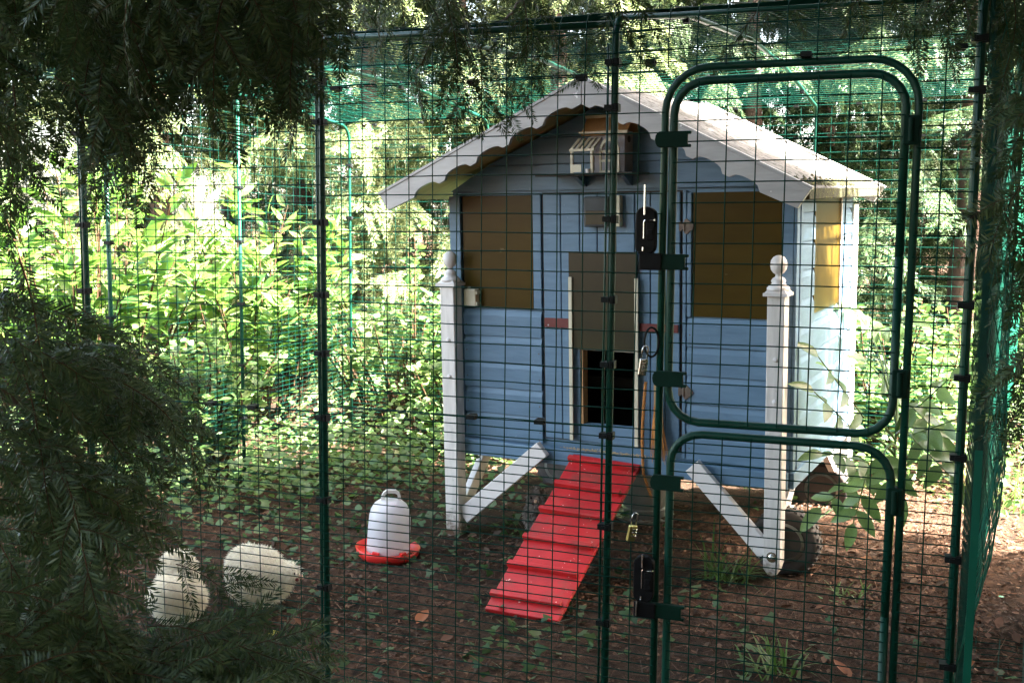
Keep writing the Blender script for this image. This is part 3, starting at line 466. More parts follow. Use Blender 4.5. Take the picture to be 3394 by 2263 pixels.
# inner wall sheets (front has the pop hole)
b = MB()
HX0, HX1, HZ0, HZ1 = 0.685, 0.948, 0.176, 0.522
b.bb(0.004, HX0, 0.006, 0.022, 0.03, 1.25); b.bb(HX1, CW - 0.004, 0.006, 0.022, 0.03, 1.25)
b.bb(HX0, HX1, 0.006, 0.022, 0.03, HZ0); b.bb(HX0, HX1, 0.006, 0.022, HZ1, 1.25)
b.build('wall', M['blue'], coop)
b = MB(); b.bb(0.006, 0.02, 0.024, CD - 0.024, 0.032, 1.24); b.build('wall', M['blue'], coop)
b = MB(); b.bb(CW - 0.02, CW - 0.006, 0.024, CD - 0.024, 0.032, 1.2); b.build('wall', M['blue'], coop)
b = MB(); b.prism([(0.004, 0.03), (CW - 0.004, 0.03), (CW - 0.004, roofz(CW) - 0.06), (AX, AZ - 0.06), (0.004, roofz(0) - 0.06)], (0, CD - 0.02, 0), (1, 0, 0), (0, 0, 1), (0, 0.018, 0)); b.build('wall', M['blue'], coop)
b = MB(); b.prism([(0.004, 1.252), (CW - 0.004, 1.232), (AX, AZ - 0.06)], (0, 0.006, 0), (1, 0, 0), (0, 0, 1), (0, 0.016, 0)); b.build('gable_panel', M['blue'], coop)
b = MB(); b.bb(0.03, CW - 0.03, CD - 0.032, CD - 0.026, 0.034, 1.2); b.bb(0.024, 0.03, 0.03, CD - 0.035, 0.034, 1.2); b.bb(CW - 0.03, CW - 0.024, 0.03, CD - 0.035, 0.034, 1.2); b.bb(0.03, HX0 - .02, 0.024, 0.028, 0.034, 1.2); b.build('inner_shade_sheets', M['dark'], coop)  # added sheets whose dark colour stands in for the shade indoors
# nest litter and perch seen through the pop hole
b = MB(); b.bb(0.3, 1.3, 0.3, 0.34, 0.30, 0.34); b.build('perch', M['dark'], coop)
# corner trims
for x0, x1 in ((-0.004, 0.056), (CW - 0.046, CW + 0.003)):
    b = MB(); b.bb(x0, x1, -0.02, 0.0045, 0.055, 1.222); b.build('corner_trim', M['blue'], coop, bevel=0.003)
# siding under the windows
for k in range(5):
    z0 = 0.06 + k * 0.1255; z1 = z0 + 0.1255
    board_x('siding_board', 0.06, 0.482, z0, z1)
    board_x('siding_board', 1.192, CW - 0.05, z0, z1)
# stiles beside the windows
for x0, x1, z0, z1 in ((0.444, 0.486, 0.69, 1.225), (1.170, 1.186, 0.06, 1.232), (1.190, 1.209, 0.69, 1.222)):
    b = MB(); b.bb(x0, x1, -0.014, 0.004, z0, z1); b.build('stile', M['blue'], coop, bevel=0.003)
for x0, x1 in ((0.062, 0.440), (1.214, 1.594)):
    b = MB(); b.bb(x0, x1, -0.006, 0.004, 0.692, 1.222); b.build('window_panel', M['ochre'], coop, bevel=0.002)
# gable boards
zz = 1.243
while zz < AZ - 0.08:
    z1 = min(zz + 0.118, AZ - 0.062)
    xl0 = max(0.0, AX - (AZ - 0.05 - zz) / SL); xr0 = min(CW, AX + (AZ - 0.05 - zz) / SR)
    xl1 = max(0.0, AX - (AZ - 0.05 - z1) / SL); xr1 = min(CW, AX + (AZ - 0.05 - z1) / SR)
    b = MB(); b.prism([(xl0, zz), (xr0, zz), (xr1, z1 - 0.003), (xl1, z1 - 0.003)], (0, -0.012, 0), (1, 0, 0), (0, 0, 1), (0, 0.016, 0))
    b.build('gable_board', M['blue'], coop, bevel=0.002)
    zz += 0.118
# door with vertical boards
door = MB(); door.bb(0.49, HX0 - 0.002, -0.004, 0.003, 0.088, 1.232); door.bb(HX1 + 0.002, 1.166, -0.004, 0.003, 0.088, 1.232)
door.bb(HX0 - 0.002, HX1 + 0.002, -0.004, 0.003, HZ1 + 0.003, 1.232)
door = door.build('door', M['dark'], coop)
dx = [0.497, 0.588, 0.683, 0.770, 0.860, 0.950, 1.023, 1.092, 1.160]
for a, c in zip(dx[:-1], dx[1:]):
    pcs = [(0.093, 1.226)]
    if a > 0.68 and c < 0.97:
        pcs = [(HZ1 + 0.004, 1.226)]
    for z0, z1 in pcs:
        b = MB(); b.bb(a + 0.002, c - 0.002, -0.015, -0.0045, z0, z1); b.build('door_board', M['blue'], door, bevel=0.003)
# wooden reveal of the pop hole and sill below
b = MB(); b.bb(HX0 + 0.001, HX0 + 0.012, -0.02, 0.03, HZ0, HZ1); b.build('pop_hole_edge', M['bark_wood'], coop)
b = MB(); b.bb(HX0 - 0.01, HX1 + 0.01, -0.018, 0.004, 0.094, HZ0 - 0.001); b.build('pop_hole_sill', M['blue'], coop, bevel=0.002)
b = MB(); b.bb(HX0 - 0.02, HX1 + 0.03, -0.019, -0.0155, HZ1 - 0.002, HZ1 + 0.012); b.build('pop_hole_lintel', M['zinc'], coop)
# red battens
b = MB(); b.bb(0.505, 0.640, -0.026, -0.0155, 0.617, 0.660); b.build('red_batten', M['redold'], coop, bevel=0.002)
b = MB(); b.bb(0.976, 1.155, -0.026, -0.0155, 0.619, 0.654); b.build('red_batten', M['redold'], coop, bevel=0.002)
# sliding panel in two rails
b = MB(); b.bb(0.637, 0.966, -0.036, -0.030, 0.528, 0.968); b.build('sliding_panel', M['slide'], coop)
for x0, x1 in ((0.639, 0.655), (0.960, 0.976)):
    b = MB(); b.bb(x0, x1, -0.046, -0.0375, 0.10, 0.853); b.bb(x0, x0 + 0.006, -0.0370, -0.016, 0.10, 0.853)
    b.build('slide_rail', M['cream'], coop)
# automatic opener: grey box with a white bar beside it
b = MB(); b.bb(0.724, 0.842, -0.062, -0.016, 1.078, 1.212); op = b.build('opener_box', M['tar'], coop, bevel=0.008)
b = MB(); b.bb(0.738, 0.828, -0.066, -0.0625, 1.09, 1.15); b.build('opener_window', M['slide'], op)
b = MB(); b.bb(0.866, 0.894, -0.05, -0.016, 1.08, 1.215); b.build('opener_bar', M['cream'], coop, bevel=0.003)
# hinges of the door: butterfly shaped
for z in (1.079, 0.361):
    b = MB()
    for cx_, s in ((1.196, 1), (1.166, 0.62)):
        a = np.arange(14) * 2 * PI / 14
        rr = (0.026 + 0.006 * np.cos(3 * a)) * s
        b.prism([(cx_ + rr[i] * 0.8 * math.cos(a[i]), z + rr[i] * 1.15 * math.sin(a[i])) for i in range(14)], (0, -0.022, 0), (1, 0, 0), (0, 0, 1), (0, 0.006, 0))
    b.tube([(1.180, -0.022, z - 0.02), (1.180, -0.022, z + 0.02)], 0.005, 8)
    b.build('hinge', M['rust'], coop)
# junction box beside the left post
b = MB(); b.bb(0.084, 0.150, -0.05, -0.008, 0.70, 0.784); jb = b.build('junction_box', M['cream'], coop, bevel=0.006)
b = MB(); b.bb(0.138, 0.156, -0.046, -0.012, 0.708, 0.722); b.bb(0.138, 0.156, -0.046, -0.012, 0.76, 0.774); b.tube([(0.104, -0.03, 0.784), (0.104, -0.03, 0.794)], 0.008, 8); b.build('box_lug', M['cream'], jb)
# side walls
for k in range(10):
    z0 = 0.04 + k * 0.1215; z1 = z0 + 0.1215
    if z1 < 0.70:
        board_y('siding_board', 0.066, 1.10, z0, z1, CW - 0.005, 1)
    else:
        z1 = min(z1, 1.205)
        board_y('siding_board', 0.066, 0.325, z0, z1, CW - 0.005, 1)
        board_y('siding_board', 0.83, 1.10, z0, z1, CW - 0.005, 1)
    board_y('siding_board', 0.03, 1.10, z0, min(z1, 1.22), 0.005, -1)
b = MB(); b.bb(CW - 0.004, CW + 0.008, 0.330, 0.826, 0.685, 1.205); b.build('window_panel', M['ochre'], coop, bevel=0.002)
b = MB(); b.bb(CW - 0.004, CW + 0.017, 0.8265, 0.838, 0.66, 1.205); b.build('window_trim', M['white'], coop)
b = MB(); b.bb(CW + 0.0035, CW + 0.016, -0.018, 0.030, 0.055, 1.2); b.build('corner_trim', M['blue'], coop, bevel=0.003)
b = MB(); b.bb(CW - 0.004, CW + 0.020, 0.033, 0.062, 0.055, 1.2); b.build('corner_trim', M['blue'], coop, bevel=0.003)
# roof: two felted slopes over ochre boards, moss along the right eave
RY0, RY1 = -0.285, 1.235
for sgn, xe, ze in ((-1, TLx + 0.02, TLz + 0.008), (1, TRx - 0.02, TRz + 0.01)):
    n = unit((-(ze - AZ) * sgn, 0, abs(xe - AX)))
    d = np.array((xe - AX, 0, ze - AZ))
    b = MB(); b.prism([(0, 0.0), (1, 0.0), (1, 0.012), (0, 0.012)], (AX, RY0, AZ - 0.012), d, n, (0, RY1 - RY0, 0)); b.build('roof_felt', M['felt'], coop)
    for k in range(6):
        y0 = RY0 + 0.004 + k * (RY1 - RY0 - 0.008) / 6
        b = MB(); b.prism([(0.002, -0.024), (0.995, -0.024), (0.995, -0.001), (0.002, -0.001)], (AX, y0, AZ - 0.012), d, n, (0, (RY1 - RY0 - 0.008) / 6 - 0.003, 0)); b.build('roof_board', M['soffit'], coop)
b = MB()
rm = np.random.default_rng(8)
for k in range(640):
    y = rm.uniform(RY0 + 0.03, RY1 - 0.06); u_ = abs(rm.normal(0, 0.03)); s_ = rm.uniform(0.004, 0.011)
    x = TRx - 0.025 - u_; z = roofz(x) + 0.004 + s_ * 0.2 - (0.03 * rm.random() if u_ < 0.01 else 0)
    t = rm.random(6) * 6.28
    V = [(x + s_ * math.cos(i * 1.05) * rm.uniform(.7, 1.2), y + s_ * 1.3 * math.sin(i * 1.05), z - s_ * 0.5) for i in range(6)] + [(x, y, z + s_ * 0.8)]
    b.add(V, [(i, (i + 1) % 6, 6) for i in range(6)])
b.build('roof_moss', M['moss'], coop, smooth=True, kind='stuff')
b = MB(); b.bb(TRx - 0.035, TRx - 0.012, RY0 + 0.02, RY1 - 0.02, TRz - 0.035, TRz + 0.008); b.build('eave_strip', M['moss'], coop, bevel=0.004)


# scalloped bargeboards
def barge(x_tip, z_tip, sgn, y, name='bargeboard'):
    L = math.hypot(AX - x_tip, AZ - z_tip)
    d = np.array((x_tip - AX, 0, z_tip - AZ)) / L
    nrm = np.array((d[2] * sgn, 0, -d[0] * sgn))
    if nrm[2] > 0: nrm = -nrm
    n5 = 5
    s = [(0.0, 0.0)]
    pts = [(L, 0.0), (L - 0.012, 0.084), (L - 0.17, 0.092)]
    p = L - 0.17; per = (L - 0.17 - 0.055) / n5; arcw = per * 0.82
    for k in range(n5):
        for t in np.linspace(0, 1, 9)[1:]:
            dep = 0.092 - 0.027 * (1 - abs(2 * t - 1) ** 2.3) ** 0.55
            pts.append((p - t * arcw, dep))
        p -= per
        pts.append((p, 0.092))
    pts.append((0.092 * abs(d[2]) / abs(d[0]), 0.092))          # vertical mitre at the apex
    poly = s + pts
    b = MB(); b.prism(poly, (AX + 0.0015 * sgn, y, AZ + 0.003), d, nrm, (0, 0.02, 0))
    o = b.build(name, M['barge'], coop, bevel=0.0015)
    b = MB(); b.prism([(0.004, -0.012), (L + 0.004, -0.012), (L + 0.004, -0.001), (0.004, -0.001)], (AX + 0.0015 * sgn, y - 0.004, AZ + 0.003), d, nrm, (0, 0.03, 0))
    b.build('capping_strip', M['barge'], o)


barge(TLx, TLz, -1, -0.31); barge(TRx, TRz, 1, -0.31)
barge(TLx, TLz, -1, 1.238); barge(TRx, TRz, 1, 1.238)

# legs
FIN = [(0.0, 0), (0.046, 0), (0.046, 0.012), (0.036, 0.022), (0.026, 0.03), (0.03, 0.04), (0.024, 0.05), (0.014, 0.056), (0.012, 0.066),
       (0.022, 0.072), (0.031, 0.085), (0.0345, 0.104), (0.031, 0.123), (0.022, 0.136), (0.010, 0.1425), (0.001, 0.144)]
for x0, x1, zb in ((0.0, 0.076, -0.462), (1.570, 1.641, -0.372)):
    xm = (x0 + x1) / 2
    b = MB()
    if x0 < 1:
        b.bb(x0, x1, -0.128, -0.053, zb, 0.802)
    else:
        b.prism([(x0, 0.802), (x0, zb + 0.03), (x0 + 0.02, zb + 0.004), (x0 + 0.035, zb), (x1 - 0.012, zb + 0.01), (x1, zb + 0.05), (x1, 0.802)], (0, -0.128, 0), (1, 0, 0), (0, 0, 1), (0, 0.075, 0))
    leg = b.build('leg', M['legwhite'], coop, bevel=0.004)
    b = MB(); b.bb(x0 - 0.014, x1 + 0.014, -0.142, -0.039, 0.8025, 0.815)
    b.add([(x0 - 0.010, -0.138, 0.8155), (x1 + 0.010, -0.138, 0.8155), (x1 + 0.010, -0.043, 0.8155), (x0 - 0.010, -0.043, 0.8155), (xm - 0.03, -0.12, 0.833), (xm + 0.03, -0.12, 0.833), (xm + 0.03, -0.06, 0.833), (xm - 0.03, -0.06, 0.833)],
          [(3, 2, 1, 0), (4, 5, 6, 7), (0, 1, 5, 4), (1, 2, 6, 5), (2, 3, 7, 6), (3, 0, 4, 7)])
    b.build('post_cap', M['white'], leg)
    b = MB(); b.lathe(FIN, 20, None, (xm, -0.0905, 0.8225)); b.build('finial', M['white'], leg, smooth=True)
    for z in (0.545, 0.37):
        b = MB(); b.lathe([(0.0, 0), (0.011, 0), (0.011, 0.004), (0.007, 0.008), (0.0, 0.009)], 10, ((1, 0, 0), (0, 0, -1), (0, -1, 0)), (xm + 0.004, -0.128, z)); b.build('bolt', M['white'], leg)
for x0, x1, y0, y1, zb in ((0.0, 0.07, CD - 0.06, CD + 0.012, -0.47), (CW - 0.05, CW + 0.022, CD - 0.10, CD + 0.012, -0.36)):
    b = MB(); b.bb(x0, x1, y0, y1, zb, 1.15); b.build('leg', M['legwhite'], coop, bevel=0.004)


def brace(p0, p1, w, t):
    p0 = np.array(p0); p1 = np.array(p1); d = p1 - p0; L = np.linalg.norm(d); d /= L
    t_ = unit(t); w_ = np.cross(d, t_)
    b = MB(); b.box((p0 + p1) / 2, (L, w, 0.034), np.c_[d, w_, t_]); return b.build('brace', M['white'], coop, bevel=0.003)


brace((1.245, -0.085, 0.055), (1.572, -0.085, -0.285), 0.075, (0, 1, 0))
brace((0.520, -0.085, 0.055), (0.079, -0.085, -0.325), 0.078, (0, 1, 0))
brace((0.038, 0.30, 0.01), (0.038, -0.05, -0.33), 0.07, (1, 0, 0))
brace((1.606, 0.24, 0.01), (1.606, -0.05, -0.20), 0.07, (1, 0, 0))
brace((1.606, 0.78, 0.0), (1.606, 1.10, -0.22), 0.07, (1, 0, 0))


# wheels
def wheel(x, y, z, r, lab=None):
    RM = np.array(((1, 0, 0), (0, 0, -1), (0, 1, 0)))   # axle along Y
    w = MB()
    prof = [(r * 0.58, -0.032), (r * 0.80, -0.045), (r * 0.93, -0.043), (r, -0.026), (r * 1.01, 0), (r, 0.026), (r * 0.93, 0.043), (r * 0.80, 0.045), (r * 0.58, 0.032)]
    w.lathe(prof, 40, RM, (x, y, z))
    ty = w.build('wheel', M['tyre'], coop, smooth=True)
    k = MB()
    for i in range(30):
        a = i * 2 * PI / 30
        for s in (-1, 1):
            a2 = a + (s > 0) * PI / 30
            c = np.array((math.cos(a2), 0, math.sin(a2))); tg = np.array((-math.sin(a2), 0, math.cos(a2)))
            k.box(np.array((x, y + s * 0.019, z)) + c * r * 0.985, (0.016, 0.014, 0.024), np.c_[c, tg, (0, 1, 0)])
    k.build('tread', M['tyre'], ty)
    h = MB()
    h.lathe([(0.0, -0.022), (r * 0.2, -0.026), (r * 0.3, -0.014), (r * 0.52, -0.012), (r * 0.56, -0.038), (r * 0.60, -0.038), (r * 0.60, 0.038), (r * 0.3, 0.02), (0, 0.024)], 32, RM, (x, y, z))
    h.build('rim', M['zinc'], ty, smooth=True)
    return ty


wheel(1.625, 0.035, -0.262, 0.142)
wheel(1.555, CD - 0.15, -0.30, 0.145)
wheel(0.045, CD - 0.15, -0.345, 0.142)
b = MB(); b.lathe([(0, 0), (0.023, 0), (0.023, 0.004), (0.014, 0.005), (0.013, 0.014), (0.007, 0.016), (0.006, 0.03), (0, 0.031)], 12, ((1, 0, 0), (0, 0, -1), (0, -1, 0)), (1.607, -0.128, -0.287)); b.build('axle_bolt', M['steel'], coop)
b = MB(); b.tube([(1.607, -0.055, -0.287), (1.607, -0.01, -0.287)], 0.012, 10); b.build('axle', M['steel'], coop)
# shelf under the gable
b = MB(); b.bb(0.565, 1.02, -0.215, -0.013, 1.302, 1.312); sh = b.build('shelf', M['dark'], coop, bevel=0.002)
for x in (0.70, 0.92):
    b = MB(); b.prism([(0, 0), (-0.09, 0), (-0.09, -0.006), (-0.008, -0.045), (0, -0.045)], (x, -0.013, 1.3015), (0, 1, 0), (0, 0, 1), (0.02, 0, 0)); b.build('bracket', M['blue'], sh)
# spilled grain on the sill
r = np.random.default_rng(2); b = MB()
for k in range(260):
    x = r.uniform(0.62, 1.0) + r.normal(0, 0.03); y = -0.03 + r.normal(0, 0.008); s = r.uniform(0.003, 0.006); z = 0.0535 + abs(r.normal(0, 0.003))
    a = r.uniform(0, 6.28)
    b.add([(x + s * math.cos(a), y + s * math.sin(a), z), (x - s * .5 * math.sin(a), y + s * .5 * math.cos(a), z + s * .3), (x - s * math.cos(a), y - s * math.sin(a), z), (x + s * .5 * math.sin(a), y - s * .5 * math.cos(a), z), (x, y, z + s * .7)], [(0, 1, 4), (1, 2, 4), (2, 3, 4), (3, 0, 4)])
b.build('spilled_grain', M['grain'], coop, kind='stuff')

# nail heads on the boards
b = MB()
for k in range(5):
    for x in (0.075, 0.468, 1.205, 1.585):
        b.lathe([(0.0, -0.0), (0.0032, 0.0), (0.002, 0.0012), (0, 0.0014)], 7, ((1, 0, 0), (0, 0, -1), (0, -1, 0)), (x, -0.0161, 0.11 + k * 0.1255))
b.build('nail_heads', M['rust'], coop, kind='stuff')
# ------------------------------------------------------------------ ornamental bird house on the shelf
bh = thing('bird_house', 'small ivory ornamental bird house with slatted porch on the gable shelf', 'bird house', M=CM @ Matrix.Translation((0.845, -0.12, 1.3125)))
b = MB(); b.bb(-0.055, 0.105, -0.005, 0.085, 0.0, 0.175); b.build('wall', M['housegrey'], bh, bevel=0.003)
b = MB()
b.prism([(-0.03, 0.165), (0.055, 0.255), (0.062, 0.247), (-0.022, 0.157)], (-0.09, 0, 0), (0, 1, 0), (0, 0, 1), (0.215, 0, 0))
b.build('roof', M['bark_wood'], bh, bevel=0.002)
b = MB(); b.prism([(0.062, 0.255), (0.11, 0.17), (0.103, 0.165), (0.055, 0.247)], (-0.09, 0, 0), (0, 1, 0), (0, 0, 1), (0.215, 0, 0)); b.build('roof', M['bark_wood'], bh, bevel=0.002)
a = np.linspace(0, 2 * PI, 19)[:-1]
b = MB()
for i in range(18):
    t0, t1 = a[i], a[(i + 1) % 18]
    P = lambda t, rr: np.array((0.0 + rr * 1.25 * math.cos(t), 0.012 + 0.0 + rr * 0.62 * math.sin(t) - 0.004, 0.213 + rr * 0.62 * math.sin(t)))
    b.add([P(t0, 0.028), P(t1, 0.028), P(t1, 0.036), P(t0, 0.036)], [(0, 1, 2, 3)])
b.build('roof_ornament', M['bark_wood'], bh)
for z in (0.168, 0.24):
    b = MB(); yy = -0.03 + (z - 0.165) * 0.95; b.bb(-0.094, 0.13, yy - 0.012, yy - 0.002, z - 0.005, z + 0.007); b.build('roof_rail', M['ivory'], bh)
for k in range(5):
    b = MB(); x = -0.112 + k * 0.024
    b.prism([(-0.085, 0.105), (-0.006, 0.150), (-0.006, 0.144), (-0.085, 0.099)], (x, 0, 0), (0, 1, 0), (0, 0, 1), (0.013, 0, 0)); b.build('porch_slat', M['ivory'], bh)
b = MB(); b.bb(-0.118, -0.002, -0.087, -0.078, 0.092, 0.102); b.build('porch_beam', M['ivory'], bh)
for x in (-0.108, -0.014):
    b = MB(); b.bb(x - 0.006, x + 0.006, -0.085, -0.074, 0.0, 0.092); b.build('post', M['ivory'], bh, bevel=0.001)
b = MB()   # arched lattice front
outer = [(0.075 * math.cos(t) * 0.62 + 0.052, 0.085 + 0.06 * math.sin(t)) for t in np.linspace(PI, 0, 11)]
for i in range(10):
    p, q = outer[i], outer[i + 1]; c = (0.052, 0.085)
    ip = (c[0] + (p[0] - c[0]) * .78, c[1] + (p[1] - c[1]) * .78); iq = (c[0] + (q[0] - c[0]) * .78, c[1] + (q[1] - c[1]) * .78)
    b.prism([p, q, iq, ip], (0, -0.05, 0), (1, 0, 0), (0, 0, 1), (0, 0.01, 0))
for x in (0.006, 0.033, 0.062, 0.089):
    b.bb(x, x + 0.009, -0.05, -0.04, 0.0, 0.092)
for z in (0.0, 0.045, 0.085):
    b.bb(0.006, 0.098, -0.0505, -0.0395, z, z + 0.009)
b.build('arched_lattice', M['ivory'], bh)
b = MB(); b.bb(-0.10, -0.06, -0.092, -0.088, 0.004, 0.036); b.build('little_sign', M['cream'], bh)
b = MB(); b.bb(-0.05, -0.036, -0.006, -0.0055 + 0.0002, 0.01, 0.07); b.build('doorway', M['dark'], bh)
b = MB(); b.lathe([(0.0, 0), (0.009, 0), (0.011, 0.016), (0.0, 0.016)], 10, None, (-0.03, -0.088, 0)); b.build('flower_pot', M['white'], bh)
b = MB(); b.lathe([(0, 0), (0.014, 0), (0.014, 0.002), (0, 0.002)], 14, ((0, 0, 1), (0, 1, 0), (-1, 0, 0)), (0.1072, 0.035, 0.14)); b.build('entry_hole', M['dark'], bh)

# ------------------------------------------------------------------ ramp
rTL, rTR = np.array((0.283, 4.785, 0.405)), np.array((0.575, 4.625, 0.392))
rBL, rBR = np.array((-0.108, 4.022, -0.045)), np.array((0.175, 3.866, -0.035))
rampo = thing('hen_ramp', 'red painted wooden ramp with cross cleats leading up to the pop hole', 'ramp', tuple((rBL + rBR) / 2))
rl = Matrix.Translation(-Vector((rBL + rBR) / 2))
ru = unit(rTR - rTL); rd = (rBL + rBR) / 2 - (rTL + rTR) / 2; rn = unit(np.cross(ru, rd)); rn = rn if rn[2] > 0 else -rn
b = MB(); b.add([rTL, rTR, rBR, rBL, rTL - rn * .02, rTR - rn * .02, rBR - rn * .02, rBL - rn * .02], [(0, 3, 2, 1), (4, 5, 6, 7), (0, 1, 5, 4), (1, 2, 6, 5), (2, 3, 7, 6), (3, 0, 4, 7)])
b.build('board', M['wornred'], rampo, bevel=0.003, M=rl)
for i, t in enumerate((0.048, 0.228, 0.401, 0.585, 0.752, 0.925)):
    L_ = rTL + (rBL - rTL) * t; R_ = rTR + (rBR - rTR) * t
    w = R_ - L_; L_ = L_ - w * 0.012; R_ = R_ - w * 0.045
    d_ = unit(rd)
    b = MB(); b.box((L_ + R_) / 2 + rn * 0.0125, (np.linalg.norm(R_ - L_), 0.024, 0.025), np.c_[unit(R_ - L_), unit(np.cross(rn, unit(R_ - L_))), rn]); b.build('cleat', M['wornred'], rampo, bevel=0.003, M=rl)

# ------------------------------------------------------------------ drinker
dk = thing('poultry_drinker', 'milky white plastic bell drinker standing in a red tray', 'drinker', (-0.575, 4.73, float(gz(-0.575, 4.73)) + 0.004), None)
dk.rotation_euler = (math.radians(2), math.radians(4), 0.2)
b = MB(); b.lathe([(0.0, 0.0), (0.125, 0.0), (0.142, 0.018), (0.149, 0.046), (0.146, 0.048), (0.138, 0.022), (0.120, 0.012), (0.108, 0.012), (0.106, 0.036), (0.103, 0.036), (0.100, 0.010), (0.0, 0.010)], 40); tr_ = b.build('tray', M['plasred'], dk, smooth=True)
for a_ in (0.6, 2.2, 4.1, 5.3):
    b = MB(); c = math.cos(a_); s = math.sin(a_); b.box((0.108 * c, 0.108 * s, 0.038), (0.012, 0.034, 0.022), np.array(((c, -s, 0), (s, c, 0), (0, 0, 1)))); b.build('tray_lug', M['plasred'], tr_, bevel=0.002)
b = MB(); b.lathe([(0.0, 0.016), (0.099, 0.016), (0.0985, 0.05), (0.097, 0.14), (0.095, 0.19), (0.089, 0.222), (0.075, 0.248), (0.052, 0.266), (0.03, 0.272), (0.0, 0.273)], 36); b.build('jar', M['jar'], dk, smooth=True)
b = MB()   # loop handle on top
out_ = [(-0.047, 0.245), (-0.044, 0.285), (-0.036, 0.305), (-0.02, 0.316), (0.02, 0.316), (0.036, 0.305), (0.044, 0.285), (0.047, 0.245)]
inn_ = [(-0.031, 0.262), (-0.031, 0.285), (-0.026, 0.296), (-0.016, 0.301), (0.016, 0.301), (0.026, 0.296), (0.031, 0.285), (0.031, 0.262)]
for i in range(7):
    b.prism([out_[i], out_[i + 1], inn_[i + 1], inn_[i]], (0, -0.008, 0), (1, 0, 0), (0, 0, 1), (0, 0.016, 0))
b.prism([inn_[0], inn_[7], (0.031, 0.272), (-0.031, 0.272)], (0, -0.008, 0), (1, 0, 0), (0, 0, 1), (0, 0.016, 0))
b.build('handle', M['white'], dk)

# zinc feed bin under the coop, right of the ramp
bk = thing('feed_bin', 'round grey zinc bin standing in the shade under the coop', 'bin', (0.68, 5.30, float(gz(0.68, 5.3))))
b = MB(); b.lathe([(0.0, 0.0), (0.105, 0.0), (0.115, 0.26), (0.118, 0.265), (0.11, 0.268), (0.0, 0.262)], 28); bo = b.build('body', M['zinc'], bk, smooth=True)
for z in (0.05, 0.24):
    b = MB(); b.lathe([(0.108 + z * .04, z - .006), (0.114 + z * .04, z), (0.108 + z * .04, z + .006)], 28); b.build('hoop', M['zinc'], bo)
b = MB(); b.lathe([(0.0, -0.01), (0.15, -0.008), (0.155, 0.004), (0.15, 0.006), (0.14, 0.0), (0.0, 0.0)], 28, None, (0, 0, 0.004)); b.build('foot_tray', M['zinc'], bk)

# orange rope hanging on the coop door
rp = thing('rope_tassel', 'frayed orange rope with a hanging brush of fibres beside the coop door', 'rope', M=CM @ Matrix.Translation((1.075, -0.05, 0.0)))
b = MB(); r = np.random.default_rng(6)
b.bb(-0.018, 0.014, -0.012, 0.006, 0.29, 0.40)
b.build('wooden_grip', M['bark_wood'], rp, bevel=0.003)
b = MB()
for k in range(70):
    x = r.uniform(-0.018, 0.016); y = r.uniform(-0.012, 0.008); f = r.normal(0, 0.012)
    zb = r.uniform(0.03, 0.12)
    b.tube([(x, y, 0.30), (x * 1.3 + f * .3, y - 0.004, 0.2), (x * 1.6 + f + 0.012, y - 0.008, zb)], [0.0026, 0.0022, 0.0006], 4, False)
b.build('fibre_bundle', M['rope'], rp)
b = MB(); t = np.linspace(0, 1, 40)
for ph in (0, 2.1, 4.2):
    P = np.c_[-0.055 - 0.016 * np.sin(t * 3) + 0.005 * np.cos(t * 60 + ph) + 0.03 * (t > 0.8) * (t - .8) * 5, -0.012 + 0.005 * np.sin(t * 60 + ph), 0.40 - t * 0.52]
    b.tube(P, 0.0034, 5)
b.build('cord', M['rope'], rp)

# ------------------------------------------------------------------ walk-in run of green coated tube and mesh, own frame: X along the front, Y to the back
FM = Matrix(((0.93667, 0.35013, 0.00736, 0.26762), (-0.3502, 0.9366, 0.01201, 2.90138), (-0.00269, -0.01383, 0.9999, 0.27944), (0, 0, 0, 1)))
FMI = FM.inverted()
run = thing('walk_in_run', 'walk-in hen run of dark green tube posts and wire mesh enclosing the coop', 'chicken run', M=FM)
GB = -0.335                     # foot of the posts
YB = 3.5
SHIFT = {-3: -0.04, -2: 0.05, -1: 0.13, 0: 0.24, 1: 0.34}


def xk(k, y):
    k0 = max(-3, min(0, math.floor(k))); t = k - k0
    sh = SHIFT[k0] * (1 - t) + SHIFT[k0 + 1] * t
    return 0.91 * k + sh * y / YB - (0.003 if k == 1 else 0)


PROF = {-3: [1.742, 1.80, 1.90, 1.915, 1.855], -2: [1.742, 1.82, 1.925, 1.935, 1.872], -1: [1.742, 1.86, 1.945, 1.945, 1.880], 0: [1.748, 1.88, 1.965, 1.96, 1.886], 1: [1.758, 1.89, 1.97, 1.965, 1.905]}
PY = [0.035, 0.75, 1.75, 2.5, 3.44]


def roof_h(k, y):
    k0 = max(-3, min(0, math.floor(k))); t = k - k0
    return float(np.interp(y, PY, PROF[k0]) * (1 - t) + np.interp(y, PY, PROF[k0 + 1]) * t)


def hoop_path(k, y0=None):
    P = [(xk(k, 0), 0.0, GB), (xk(k, 0), 0.0, 1.0), (xk(k, 0), 0.0, roof_h(k, 0.04) - 0.05)]
    for a in np.linspace(0.2, 1.0, 4):
        P.append((xk(k, 0.05), 0.05 * (1 - math.cos(a * PI / 2)), roof_h(k, 0.04) - 0.05 + 0.05 * math.sin(a * PI / 2)))
    for y in np.linspace(0.15, 3.40, 22):
        P.append((xk(k, y), y, roof_h(k, y)))
    he = roof_h(k, 3.44)
    for a in np.linspace(0.15, 1.0, 5):
        P.append((xk(k, YB), 3.40 + 0.10 * math.sin(a * PI / 2), he - 0.10 + 0.10 * math.cos(a * PI / 2)))
    P.append((xk(k, YB), YB, 1.0)); P.append((xk(k, YB), YB, GB))
    return P


